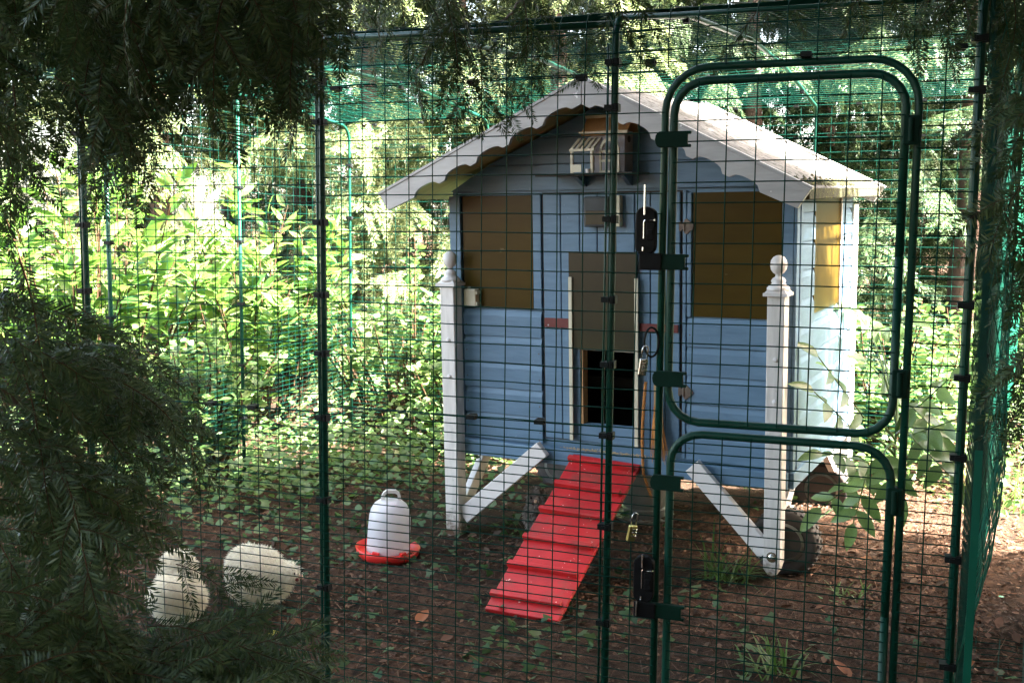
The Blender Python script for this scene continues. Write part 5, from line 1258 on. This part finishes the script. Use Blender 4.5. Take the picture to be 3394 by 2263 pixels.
def shrub(name, label, cat, base, spread, height, n_stem, leaf_T, mat, per, size, seed, n_ind, lean=(0, 0), leaf_name='leaf', whorl=False, tilt=0.35, up=0.6, group=None):
    r = np.random.default_rng(seed)
    t = thing(name, label, cat, (base[0], base[1], float(gz(base[0], base[1]))), None, group)
    paths = []; P = []; D = []; N = []
    for k in range(n_stem):
        a = r.uniform(0, 2 * PI); rad = spread * math.sqrt(r.uniform(0, 1))
        top = np.array((base[0] + rad * math.cos(a) + lean[0], base[1] + rad * math.sin(a) + lean[1], height * r.uniform(0.45, 1.0) * (1 - 0.35 * (rad / spread) ** 2)))
        b0 = np.array((base[0] + rad * 0.35 * math.cos(a), base[1] + rad * 0.35 * math.sin(a), float(gz(base[0], base[1])) - 0.02))
        mid = (b0 + top) / 2 + r.normal(0, 0.08, 3) + np.array((0, 0, 0.12 * height))
        s = np.linspace(0, 1, 9)[:, None]
        path = (1 - s) ** 2 * b0 + 2 * s * (1 - s) * mid + s ** 2 * top
        paths.append(path)
        tang = unit(np.gradient(path, axis=0))
        for j in range(per):
            f = r.uniform(0.12, 1.0) ** 0.7 * 8
            i = min(7, int(f)); p = path[i] * (1 - (f - i)) + path[i + 1] * (f - i)
            ang = r.uniform(0, 2 * PI)
            side = np.array((math.cos(ang), math.sin(ang), r.uniform(-0.25, up)))
            d = unit(side + tang[i] * tilt)
            off = r.uniform(0.0, 0.06) if not whorl else 0.02
            P.append(p + d * off); D.append(d); N.append(unit(np.array((0, 0, 1.0)) + r.normal(0, 0.45, 3)))
    P = np.array(P); D = np.array(D); N = np.array(N)
    S = size * r.uniform(0.65, 1.2, len(P))
    stems(t, 'stem', paths, 0.010, 0.003)
    leaf_set(t, leaf_name, leaf_T[0], leaf_T[1], P, frames(D, N), S, mat, n_ind)
    return t


LAUREL = tmpl_leaf(1.0, 0.34, 0.25, 0.18, 4)
ROUND = tmpl_leaf(1.0, 0.86, 0.12, 0.08, 4, 0.9)
OVAL = tmpl_leaf(1.0, 0.42, 0.3, 0.28, 6, 1.0)
IVY = tmpl_ivy(1.0)

shrub('cherry_laurel', 'tall sunlit yellow-green laurel bush behind the left end of the run', 'shrub', (-3.05, 7.5), 1.25, 2.25, 60, LAUREL, 'laurel', 34, 0.185, 31, 150, whorl=True, up=0.9)
shrub('cherry_laurel', 'lower laurel bush with long pointed leaves between the tall laurel and the pale round-leaved shrub', 'shrub', (-1.95, 7.9), 0.85, 2.05, 34, LAUREL, 'laurel', 32, 0.17, 32, 110, whorl=True, up=0.9)
shrub('cherry_laurel', 'laurel bush farthest to the side, half hidden by hanging yew', 'shrub', (-4.6, 8.2), 1.2, 2.0, 36, LAUREL, 'laurel', 30, 0.185, 33, 40, whorl=True, up=0.9)
shrub('snowberry', 'wide round-leaved shrub in bright sun behind the back left corner post', 'shrub', (-0.75, 7.75), 0.95, 1.45, 75, ROUND, 'snow', 46, 0.062, 41, 150)
shrub('snowberry', 'low round-leaved shrub along the left end mesh, behind the white hens', 'shrub', (-1.95, 6.25), 0.62, 0.95, 50, ROUND, 'snow', 44, 0.058, 42, 150)
shrub('snowberry', 'round-leaved shrub with its stems bare at the foot, left of the coop corner', 'shrub', (-0.25, 7.0), 0.55, 0.85, 34, ROUND, 'snow', 36, 0.055, 43, 60)
shrub('snowberry', 'round-leaved shrub behind the back mesh, right of the coop', 'shrub', (2.45, 6.7), 0.6, 1.05, 46, ROUND, 'snow', 40, 0.058, 44, 120)
shrub('snowberry', 'round-leaved shrub beside the far right corner of the run', 'shrub', (3.25, 7.3), 0.8, 1.0, 44, ROUND, 'snow', 38, 0.06, 45, 60)

# pinnate-leaved sapling by the right end of the coop
sap = thing('pinnate_sapling', 'young sapling with large pale compound leaves by the coop wheels', 'sapling', (1.62, 4.40, float(gz(1.62, 4.4))))
SAPL = [[[1.501, 4.433, 0.639], [1.277, 4.363, 0.91]], [[1.466, 4.375, 0.575], [1.245, 4.297, 0.774]], [[1.46, 4.264, 0.489], [1.251, 4.17, 0.546]], [[1.461, 4.211, 0.465], [1.228, 4.096, 0.342]], [[1.603, 4.236, 0.676], [1.738, 4.155, 0.85]], [[1.507, 3.933, 0.667], [1.654, 3.842, 0.751]], [[1.486, 3.832, 0.671], [1.573, 3.72, 0.567]], [[1.391, 3.876, 0.612], [1.403, 3.761, 0.492]], [[1.699, 4.973, 0.955], [1.826, 4.878, 1.005]], [[1.409, 4.111, 0.471], [1.325, 3.992, 0.31]], [[1.788, 5.176, 0.976], [1.627, 5.085, 1.059]], [[1.713, 4.643, 0.717], [1.544, 4.56, 0.865]], [[1.583, 4.143, 0.746], [1.663, 4.031, 0.646]]]
r = np.random.default_rng(9)
P = []; D = []; N = []; S = []; paths = []
node = np.array((1.58, 4.32, 0.5))
paths.append([(1.62, 4.40, -0.03), (1.615, 4.36, 0.2), (1.60, 4.33, 0.42), (1.60, 4.33, 0.62), (1.66, 4.5, 0.85)])
for a, e in SAPL:
    a = np.array(a); e = np.array(e); ax = unit(e - a)
    nd = np.array((1.605, 4.33, min(0.62, max(0.3, a[2] - 0.08))))
    s = np.linspace(0, 1, 7)[:, None]
    midp = (a + nd) / 2 + np.array((0, 0, 0.05))
    paths.append(np.r_[(1 - s) ** 2 * nd + 2 * s * (1 - s) * midp + s ** 2 * a, [e]])
    lat = unit(np.cross(ax, (0, -0.35, 1.0)))
    up = unit(np.cross(lat, ax)); up = up if up[2] > 0 else -up
    LL = np.linalg.norm(e - a)
    for f in (0.1, 0.42, 0.74):
        for sg in (-1, 1):
            P.append(a + ax * LL * f); D.append(unit(ax * 0.45 + sg * lat + np.array((0, 0, -0.3)) + r.normal(0, .12, 3))); N.append(up + np.array((0, -0.5, 0)) + r.normal(0, .2, 3)); S.append(r.uniform(0.095, 0.13))
    P.append(e); D.append(ax + np.array((0, 0, -.25))); N.append(up + np.array((0, -0.5, 0))); S.append(r.uniform(0.105, 0.135))
stems(sap, 'stem', paths, 0.007, 0.0026, 'grass')
leaf_set(sap, 'leaflet', OVAL[0], OVAL[1], np.array(P), frames(np.array(D), np.array(N)), np.array(S), 'sap', len(P))

# ------------------------------------------------------------------ ground cover
def scatter_ground(pts, T, Q, size, tilt, seed, lift=(0.005, 0.05)):
    r = np.random.default_rng(seed)
    n = len(pts)
    a = r.uniform(0, 2 * PI, n)
    P = np.c_[pts, gz(pts[:, 0], pts[:, 1]) + r.uniform(*lift, n)]
    N = unit(np.c_[r.normal(0, tilt, n), r.normal(0, tilt, n) - 0.15, np.ones(n)])
    D = np.c_[np.cos(a), np.sin(a), r.normal(0, 0.3, n)]
    return P, frames(D, N), size * r.uniform(0.55, 1.25, n)


def ok_mask(p):
    return np.ones(len(p), bool)


r = np.random.default_rng(17)
cl = []
for cx_, cy_, sx, sy, n in ((-0.25, 4.35, .35, .30, 330), (-0.85, 4.75, .30, .25, 260), (0.10, 3.65, .30, .16, 300), (0.45, 3.95, .22, .22, 280), (0.02, 4.9, .25, .3, 260), (-0.5, 5.3, .5, .35, 520),
                            (-1.3, 5.4, .55, .45, 620), (-1.9, 5.0, .5, .5, 420), (-0.75, 6.3, .6, .5, 900), (-1.5, 6.9, .6, .6, 800), (0.5, 3.45, .5, .2, 160), (-0.35, 3.45, .5, .25, 130),
                            (-1.6, 4.1, .4, .4, 170), (2.3, 5.9, .6, .5, 700), (3.0, 6.6, .8, .8, 800), (1.0, 6.9, .7, .5, 600), (1.05, 3.6, .3, .25, 60), (-3, 6.5, 1.0, 1.0, 900), (-0.6, 3.9, .5, .3, 170), (1.85, 3.3, .4, .5, 50)):
    n = int(n * (0.2 if cy_ < 5.2 else 0.38 if cy_ < 6 else 0.7))
    cl.append(np.c_[r.normal(cx_, sx, n), r.normal(cy_, sy, n)])
pts = np.concatenate(cl)
P, R_, S = scatter_ground(pts, *IVY, 0.036, 0.55, 5, (0.004, 0.05))
V, F = scatter(IVY[0], IVY[1], P, R_, S)
obj('ivy_ground_cover', bulk('ivy_ground_cover', V, F, M['ivy']), None, 'ivy leaves trailing over the bare soil', None, kind='stuff')
# taller undergrowth at the back left and right
cl = []
for cx_, cy_, sx, sy, n, h in ((-0.9, 6.4, .6, .45, 1500, .45), (-1.7, 6.0, .5, .5, 1100, .4), (-0.2, 6.9, .4, .3, 700, .4), (2.4, 6.1, .5, .4, 1300, .5), (3.2, 6.6, .8, .6, 1500, .6), (-3.0, 6.2, .9, .7, 1500, .5), (1.2, 7.6, .8, .4, 900, .5)):
    x = r.normal(cx_, sx, n); y = r.normal(cy_, sy, n)
    cl.append(np.c_[x, y, gz(x, y) + h * r.beta(1.2, 1.8, n)])
pts3 = np.concatenate(cl); n = len(pts3)
a = r.uniform(0, 2 * PI, n)
RR = frames(np.c_[np.cos(a), np.sin(a), r.normal(0, .35, n)], unit(np.c_[r.normal(0, .5, n), r.normal(0, .5, n) - .25, np.ones(n)]))
V, F = scatter(ROUND[0], ROUND[1], pts3, RR, 0.048 * r.uniform(.5, 1.2, n))
obj('undergrowth', bulk('undergrowth', V, F, M['snow'], True), None, 'low leafy undergrowth behind the run', None, kind='stuff')
# leaf litter
n = 46000
px_ = np.r_[r.normal(0.5, 1.5, n // 2), r.uniform(-4, 4.5, n - n // 2)]; py_ = np.r_[r.normal(3.9, 0.9, n // 2), r.uniform(1.8, 8.5, n - n // 2)]
dr = np.sin(px_ * 2.3 + 1.7 * np.sin(py_ * 1.9)) * np.sin(py_ * 2.9 + 1.1 * np.sin(px_ * 2.1)) + 0.5 * np.sin(px_ * 6.1 + py_ * 4.3)
keep = r.random(n) < np.clip(0.45 + 0.75 * dr, 0.12, 1)         # drifts and scratched bare patches
px_, py_ = np.r_[px_[keep], r.uniform(1.3, 3.6, 6500)], np.r_[py_[keep], r.uniform(2.6, 6.0, 6500)]; n = len(px_)
pts = np.c_[px_, py_]
LIT = tmpl_leaf(1.0, 0.55, 0.35, -0.15, 3)
P, R_, S = scatter_ground(pts, *LIT, 0.021, 0.5, 6, (0.002, 0.018))
S *= np.where(r.random(n) < 0.06, 2.3, 1.0)
V, F = scatter(LIT[0], LIT[1], P, R_, S)
obj('leaf_litter', bulk('leaf_litter', V, F, M['litter']), None, 'brown leaf litter on the soil', None, kind='stuff')
# twigs and straw
n = 6000
px_ = np.r_[r.normal(0.6, 1.3, n // 2), r.uniform(-3, 3.5, n - n // 2)]; py_ = np.r_[r.normal(3.8, 0.8, n // 2), r.uniform(2, 7.5, n - n // 2)]
a = r.uniform(0, 2 * PI, n); L = r.gamma(2.0, 0.028, n); w = r.uniform(0.0008, 0.0026, n)
z = gz(px_, py_) + r.uniform(0.004, 0.02, n); dz = r.normal(0, 0.01, n)
D = np.c_[np.cos(a), np.sin(a), np.zeros(n)]; W_ = np.c_[-np.sin(a), np.cos(a), np.zeros(n)]
C = np.c_[px_, py_, z]; U = np.array((0, 0, 1.0))
A_ = C - D * L[:, None] / 2 - U * dz[:, None]; B_ = C + D * L[:, None] / 2 + U * dz[:, None]
V = np.stack([A_ + W_ * w[:, None], A_ - W_ * w[:, None], A_ + U * w[:, None] * 1.6, B_ + W_ * w[:, None] * .6, B_ - W_ * w[:, None] * .6, B_ + U * w[:, None]], 1).reshape(-1, 3)
Q = np.array([(0, 3, 5, 2), (2, 5, 4, 1)])
F = (Q[None] + (np.arange(n) * 6)[:, None, None]).reshape(-1, 4)
obj('twigs_and_straw', bulk('twigs_and_straw', V, F, M['litter']), None, 'thin twigs and straw lying on the soil', None, kind='stuff')


def tuft(label, x, y, n, L, seed, spread=0.04, lean=(0, 0)):
    r = np.random.default_rng(seed)
    t = thing('grass_tuft', label, 'grass tuft', (x, y, float(gz(x, y))))
    V = []; Q = []
    for k in range(n):
        a = r.uniform(0, 2 * PI); l = L * r.uniform(0.5, 1.1); lo = r.uniform(0.35, 1.0)
        d = np.array((math.cos(a) + lean[0], math.sin(a) + lean[1], 0)); b0 = np.array((r.normal(0, spread), r.normal(0, spread), -0.005))
        s = np.linspace(0, 1, 6); w = 0.0042 * r.uniform(.6, 1.3) * (1 - s ** 2 * 0.95)
        P = b0 + np.outer(s * l * lo, d) + np.outer(l * (s * (1.25 - lo * .6) - s ** 2 * 0.62 * lo), (0, 0, 1))
        P[:, 2] = np.maximum(P[:, 2], 0.004)
        sd = unit(np.cross(d, (0, 0, 1)))
        o = len(V)
        for i in range(6):
            V += [P[i] - sd * w[i], P[i] + sd * w[i]]
        for i in range(5):
            Q.append((o + 2 * i, o + 2 * i + 1, o + 2 * i + 3, o + 2 * i + 2))
    obj('blades', bulk('blades', np.array(V), np.array(Q), M['grass'], True), t, kind='stuff')


tuft('spiky grass tuft in front of the right white leg brace', 0.90, 4.30, 75, 0.26, 1)
tuft('grass tuft at the foot of the lower door leaf', 0.88, 3.36, 46, 0.2, 2)
tuft('small grass tuft on bare soil right of the coop wheel', 1.33, 4.02, 26, 0.14, 3)
tuft('grass tuft outside the right end mesh', 2.55, 4.6, 80, 0.34, 4, 0.1)
tuft('sparse grass tuft by the dark yew trunk', 2.6, 5.4, 80, 0.4, 5, 0.14)
for lab, x, y, s, m, rz in (('curled orange brown dead leaf on the dark soil in front of the drinker', -0.37, 3.93, 0.085, 'deadorange', 1.1), ('small yellow leaf on the soil below the round white hen', -0.92, 3.80, 0.055, 'deadyellow', .3),
                        ('large reddish dead leaf beside the right corner post', 1.42, 3.32, 0.11, 'deadorange', .2), ('tan dead leaf at the bottom of the lower door leaf', 1.10, 3.28, 0.09, 'deadorange', 2.0)):
    V, Q = tmpl_leaf(s, s * .55, 0.5, -0.25, 5)
    o = obj('fallen_leaf', bulk('fallen_leaf', V, Q, M[m], True), None, lab, 'leaf')
    o.location = (x, y, float(gz(x, y)) + 0.012); o.rotation_euler = (0.2, -0.1, rz)
for lab, pts_ in (('bright metal rod leaning between the two coop wheels', [(1.165, 4.42, 0.095), (1.51, 4.86, 0.12)]),):
    t = thing('metal_rod', lab, 'rod', tuple(pts_[0])); b = MB(); b.tube([np.array(p) - np.array(pts_[0]) for p in pts_], 0.009, 10); b.build('rod', M['steel'], t, smooth=True)

# ------------------------------------------------------------------ yew boughs: five template sprays, copied
def needle_rows(P, N0, nl, nw, step, r, droop=0.08, ang=60, keep=1.0):
    """flat needles in two ranks along a twig path P"""
    P = np.asarray(P, float)
    seg = np.linalg.norm(np.diff(P, axis=0), axis=1); cum = np.r_[0, np.cumsum(seg)]
    n = max(3, int(cum[-1] / step))
    s = np.linspace(0.02, 1, n) * cum[-1]
    C = np.stack([np.interp(s, cum, P[:, i]) for i in range(3)], 1)
    T = unit(np.gradient(C, axis=0))
    Sd = unit(np.cross(T, N0)); Nn = np.cross(Sd, T)
    V = []
    for sg in (-1, 1):
        m = len(C)
        a = np.radians(ang + r.normal(0, 6, m) - 25 * (s / cum[-1]) ** 3)
        d = T * np.cos(a)[:, None] + sg * Sd * np.sin(a)[:, None] + Nn * (r.normal(0.03, 0.10, m))[:, None] - np.array((0, 0, 1)) * droop
        d = unit(d)
        l = nl * r.uniform(0.7, 1.1, m) * (1 - 0.45 * (s / cum[-1]) ** 4)
        w = unit(np.cross(d, Nn + 0.4 * r.normal(0, 1, (m, 3)))) * nw / 2
        c = C + r.normal(0, 0.0008, (m, 3))
        q = np.stack([c, c + d * (l * .5)[:, None] + w, c + d * l[:, None], c + d * (l * .5)[:, None] - w], 1)
        V.append(q[r.random(m) < keep].reshape(-1, 3))
    return np.concatenate(V)


def make_bough(seed, L=0.42, n_side=15, nl=0.024, nw=0.0027, step=0.0038, side=0.17, hang=0.55, sub=True):
    r = np.random.default_rng(seed)
    s = np.linspace(0, 1, 10)
    main = np.c_[s * L, 0.03 * np.sin(s * 3 + seed), -hang * 0.18 * L * s ** 2 + 0.01 * np.sin(5 * s)]
    twigs = [(main, 0.0016)]
    up = np.array((0, 0, 1.0))
    for k in range(n_side):
        f = 0.06 + 0.9 * (k + r.uniform(0, .6)) / n_side
        i = min(8, int(f * 9)); p = main[i] + (main[i + 1] - main[i]) * (f * 9 - i)
        sg = 1 if k % 2 else -1
        l = side * (0.45 + 0.75 * math.sin(PI * min(1, f * 0.85 + 0.12))) * r.uniform(.7, 1.15)
        a = math.radians(r.uniform(42, 62))
        d = np.array((math.cos(a), sg * math.sin(a), r.normal(-0.1, 0.2)))
        t = np.linspace(0, 1, 6)[:, None]
        tw = p + d * l * t + np.array((0.25 * l, 0, 0)) * t ** 2 - up * hang * l * t ** 2 * r.uniform(.4, 1.1)
        twigs.append((tw, 0.0009))
        if sub and l > 0.09:
            for q in range(int(l / 0.045)):
                g = r.uniform(0.25, 0.85); j = min(4, int(g * 5)); pp = tw[j] + (tw[j + 1] - tw[j]) * (g * 5 - j)
                dt = unit(tw[j + 1] - tw[j]); s2 = 1 if q % 2 else -1
                d2 = dt * 0.7 + s2 * unit(np.cross(dt, up)) * 0.75 + up * r.normal(-0.15, .15)
                l2 = l * r.uniform(.28, .5) * (1.1 - g)
                twigs.append((pp + d2 * l2 * np.linspace(0, 1, 4)[:, None] - up * hang * l2 * .6 * np.linspace(0, 1, 4)[:, None] ** 2, 0.0008))
    V = [needle_rows(P, up + r.normal(0, .25, 3), nl, nw, step, r) for P, _ in twigs]
    V = np.concatenate(V); Q = np.arange(len(V)).reshape(-1, 4)
    sb = MB()
    for P, rad in twigs:
        sb.tube(P, np.linspace(rad, rad * .4, len(P)), 4, False)
    return V, Q, sb


BOUGH = []
for i in range(5):
    V, Q, sb = make_bough(100 + i, L=0.27 + 0.04 * (i % 3), n_side=5 + i % 3, nl=0.031, nw=0.0040, step=0.0048, side=0.095, hang=0.45 + 0.15 * i)
    BOUGH.append((bulk('needles', V, Q, M['needle']), sb.mesh('bough', M['twig'], True)))


def place_bough(tree, tup, mats=None):
    x, y, z, dx_, dy_, dz_, s, k = tup
    nd, st = BOUGH[int(k) % 5]
    d = Vector((dx_, dy_, dz_)).normalized()
    upv = Vector((0.15 * math.sin(x * 37), -0.55, 0.8))
    yv = upv.cross(d).normalized(); zv = d.cross(yv)
    m = Matrix((d, yv, zv)).transposed().to_4x4() @ Matrix.Scale(s, 4)
    m.translation = Vector((x, y, z)) - Vector(tree.location)
    o = obj('bough', st, tree, M=m)
    c = obj('needles', nd, o, kind='stuff')
    return o


def trunk(tree, P, r0, r1, name='trunk', n=14, seed=0):
    r = np.random.default_rng(seed)
    P = np.asarray(P, float); b = MB()
    t = np.linspace(0, 1, 14); idx = t * (len(P) - 1); i0 = np.minimum(len(P) - 2, idx.astype(int)); f = (idx - i0)[:, None]
    C = P[i0] * (1 - f) + P[i0 + 1] * f + r.normal(0, 0.01, (14, 3)) * np.array((1, 1, 0))
    b.tube(C - np.array(tree.location), np.linspace(r0, r1, 14) * r.uniform(.93, 1.07, 14), n)
    return b.build(name, M['trunk'], tree, smooth=True)


# crown meshes for the trees: boughs of coarse sprays gathered into one mesh
def make_crown(seed, R, H, n, z0=0.25, nl=0.05, nw=0.010, step=0.013, shape='cone', droop=0.45, inner=0.35, bl=1.0):
    r = np.random.default_rng(seed)
    protos = []
    for k in range(3):
        V, Q, _ = make_bough(seed * 7 + k, L=0.62 * bl, n_side=13, nl=nl, nw=nw, step=step, side=0.27 * bl, hang=0.8, sub=True)
        protos.append(V)
    out = []
    for k in range(n):
        f = r.uniform(0, 1) ** 0.9
        z = z0 + (H - z0) * f
        prof = (1 - f) ** 0.6 * (0.75 + 0.25 * min(1, f * 6)) if shape == 'cone' else math.sqrt(max(0.02, 1 - (2 * f - 1) ** 2)) * 0.98
        a = r.uniform(0, 2 * PI)
        lump = 1 + 0.22 * math.sin(3 * a + 5 * f + seed) + 0.15 * math.sin(7 * a - 9 * f)
        rad = R * prof * lump * (inner + (1 - inner) * math.sqrt(r.uniform(0, 1)))
        p = np.array((rad * math.cos(a), rad * math.sin(a), z))
        d = np.array((math.cos(a + r.normal(0, .5)), math.sin(a + r.normal(0, .5)), -droop + r.normal(0, .25)))
        Rm = frames(d[None], np.array((0.0, 0, 1.0))[None] + r.normal(0, .25, (1, 3)))[0]
        out.append((protos[k % 3] @ Rm.T) * r.uniform(.75, 1.35) + p - d * 0.3)
    V = np.concatenate(out)
    return V, np.arange(len(V)).reshape(-1, 4)


CROWN = {}
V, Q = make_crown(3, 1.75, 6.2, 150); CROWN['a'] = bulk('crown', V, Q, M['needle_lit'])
V2, Q2 = make_crown(4, 1.6, 5.4, 140); CROWN['b'] = bulk('crown', V2, Q2, M['needle_shaded'])
CROWN['c'] = bulk('crown', V, Q, M['needle_shaded'])
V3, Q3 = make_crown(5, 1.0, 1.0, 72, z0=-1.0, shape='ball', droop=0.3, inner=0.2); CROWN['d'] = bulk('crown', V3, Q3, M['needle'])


def tree(label, x, y, key, s=1.0, rz=0.0, h=5.0, group='yews behind the run', name='yew_tree'):
    t = thing(name, label, 'tree', (x, y, float(gz(x, y))), None, group)
    trunk(t, [(x, y, -0.1), (x + .05, y, h * .5 * s), (x, y + .05, h * s)], 0.13 * s, 0.03, seed=int(x * 10) + 99)
    c = obj('crown', CROWN[key], t)
    c.scale = (s, s, s); c.rotation_euler = (0, 0, rz)
    return t


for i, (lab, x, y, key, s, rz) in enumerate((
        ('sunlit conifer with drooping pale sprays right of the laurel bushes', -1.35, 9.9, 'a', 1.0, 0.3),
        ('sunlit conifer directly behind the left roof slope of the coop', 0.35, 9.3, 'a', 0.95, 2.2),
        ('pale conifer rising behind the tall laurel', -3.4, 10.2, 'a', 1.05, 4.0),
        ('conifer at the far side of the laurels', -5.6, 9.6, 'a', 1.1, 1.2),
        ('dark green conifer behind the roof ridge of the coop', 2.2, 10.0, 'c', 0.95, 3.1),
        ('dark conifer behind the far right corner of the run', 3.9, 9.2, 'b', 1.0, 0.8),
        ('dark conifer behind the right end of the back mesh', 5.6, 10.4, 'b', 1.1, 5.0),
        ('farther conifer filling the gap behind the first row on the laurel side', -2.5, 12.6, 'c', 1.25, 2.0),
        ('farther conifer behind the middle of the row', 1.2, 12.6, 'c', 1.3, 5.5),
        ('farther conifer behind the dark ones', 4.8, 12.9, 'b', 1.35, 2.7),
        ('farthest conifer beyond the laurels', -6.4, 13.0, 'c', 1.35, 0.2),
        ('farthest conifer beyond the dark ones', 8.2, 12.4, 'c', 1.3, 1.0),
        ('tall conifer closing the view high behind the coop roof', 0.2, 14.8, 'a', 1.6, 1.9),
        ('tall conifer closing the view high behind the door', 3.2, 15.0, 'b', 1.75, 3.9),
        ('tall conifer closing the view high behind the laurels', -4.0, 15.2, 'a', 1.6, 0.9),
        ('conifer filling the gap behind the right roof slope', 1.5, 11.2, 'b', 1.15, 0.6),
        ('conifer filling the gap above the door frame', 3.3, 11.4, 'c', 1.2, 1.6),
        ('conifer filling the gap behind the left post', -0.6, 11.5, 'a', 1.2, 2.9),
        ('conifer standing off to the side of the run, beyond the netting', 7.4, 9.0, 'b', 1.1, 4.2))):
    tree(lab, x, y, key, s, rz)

for lab, x, y, key, s, rz in (('light-blocking yew added behind the photographer, close on the laurel side', -3.4, -0.9, 'b', 1.15, 2.6), ('light-blocking yew added behind the photographer, close on the door side', 3.3, -2.2, 'b', 1.2, 0.4), ('tall light-blocking yew added in the back row behind the photographer, laurel side', -3.6, -5.0, 'c', 1.4, 1.7), ('tall light-blocking yew added in the back row behind the photographer, door side', 3.4, -5.4, 'c', 1.4, 4.4), ('added light-blocking yew whose low boughs close in right behind the photographer', 0.1, -3.1, 'b', 1.05, 3.3), ('broad light-blocking yew added behind the photographer, to the left', -2.2, -3.2, 'b', 1.0, 1.0), ('broad light-blocking yew added behind the photographer, to the right', 1.6, -3.6, 'b', 1.05, 2.0), ('broad light-blocking yew added to close the clearing far behind the photographer', -0.3, -5.4, 'c', 1.2, 3.0)):
    tree(lab, x, y, key, s, rz, group='unseen yews added behind the photographer')  # unseen trees, added to cut the sky light on the coop front
# ------------------------------------------------------------------ near yews: one beside the run on the left, one at the right corner
ly = thing('yew_tree', 'dark yew in the near shade whose drooping boughs cover the laurel side of the run', 'tree', (-2.3, 1.9, float(gz(-2.3, 1.9))))
trunk(ly, [(-2.3, 1.9, -0.1), (-2.25, 1.95, 1.5), (-2.1, 2.2, 3.0), (-1.6, 2.6, 5.2)], 0.19, 0.05, seed=5)
for tup in LEFT:
    place_bough(ly, tup)
for P, r0 in (([(-2.2, 2.0, 1.9), (-1.7, 2.05, 2.25), (-1.0, 2.3, 2.35), (-0.4, 2.5, 2.3)], 0.03), ([(-2.25, 1.95, 1.1), (-1.6, 1.9, 1.35), (-1.1, 2.0, 1.25), (-0.85, 2.1, 1.0)], 0.022), ([(-2.25, 1.95, 0.7), (-1.5, 1.85, 0.85), (-0.9, 1.9, 0.65)], 0.018),
              ([(-2.2, 2.0, 2.3), (-1.4, 2.6, 2.6), (-0.4, 3.3, 2.5), (0.5, 3.7, 2.45)], 0.04)):
    trunk(ly, P, r0, 0.006, 'limb', 8, 3)
ry = thing('yew_tree', 'dark yew with a leaning black trunk beside the right corner of the run', 'tree', (2.02, 3.75, float(gz(2.0, 3.75))))
trunk(ry, [(2.16, 3.75, -0.1), (1.92, 3.62, 0.55), (1.79, 3.50, 1.1), (2.0, 3.4, 2.4), (2.3, 3.3, 5.0)], 0.10, 0.04, seed=6)
for tup in RIGHT + TOP:
    place_bough(ry, tup)
for P, r0 in (([(1.95, 3.4, 2.2), (1.5, 3.0, 2.4), (1.0, 2.9, 2.45), (0.4, 3.0, 2.4)], 0.035), ([(1.8, 3.5, 1.3), (1.62, 3.0, 1.5), (1.5, 2.7, 1.7)], 0.016), ([(1.0, 2.95, 2.45), (0.5, 3.5, 2.55), (-0.2, 3.9, 2.5)], 0.025), ([(0.4, 3.0, 2.42), (0.1, 3.3, 2.2), (-0.05, 3.5, 2.1)], 0.012)):
    trunk(ry, P, r0, 0.005, 'limb', 8, 4)
# unseen upper crowns, added to shade the near ground and boughs
for t, c, s in ((ly, (0.7, 1.9, 4.6), (2.0, 1.8, 1.2)), (ry, (2.3, 2.2, 3.7), (2.0, 1.5, 1.3)), (ry, (3.6, 2.0, 2.7), (1.9, 1.45, 2.3)),
                (ry, (1.3, 3.0, 4.4), (1.9, 1.5, 1.1)), (ry, (4.2, 1.6, 4.8), (1.9, 1.45, 1.5)), (ly, (-0.4, 0.4, 4.6), (2.8, 1.8, 1.2)), (ry, (3.2, -0.6, 2.4), (1.6, 1.8, 2.4)), (ry, (1.5, 0.5, 3.7), (1.6, 1.5, 1.1))):
    o = obj('crown', CROWN['d'], t)
    o.location = Vector(c) - Vector(t.location); o.scale = s; o.rotation_euler = (0, 0, c[0] * 3)
print('OBJECTS', len(bpy.data.objects), 'TRIS', sum(len(p.vertices) - 2 for m in bpy.data.meshes for p in m.polygons) if len(bpy.data.meshes) < 5000 else 0)
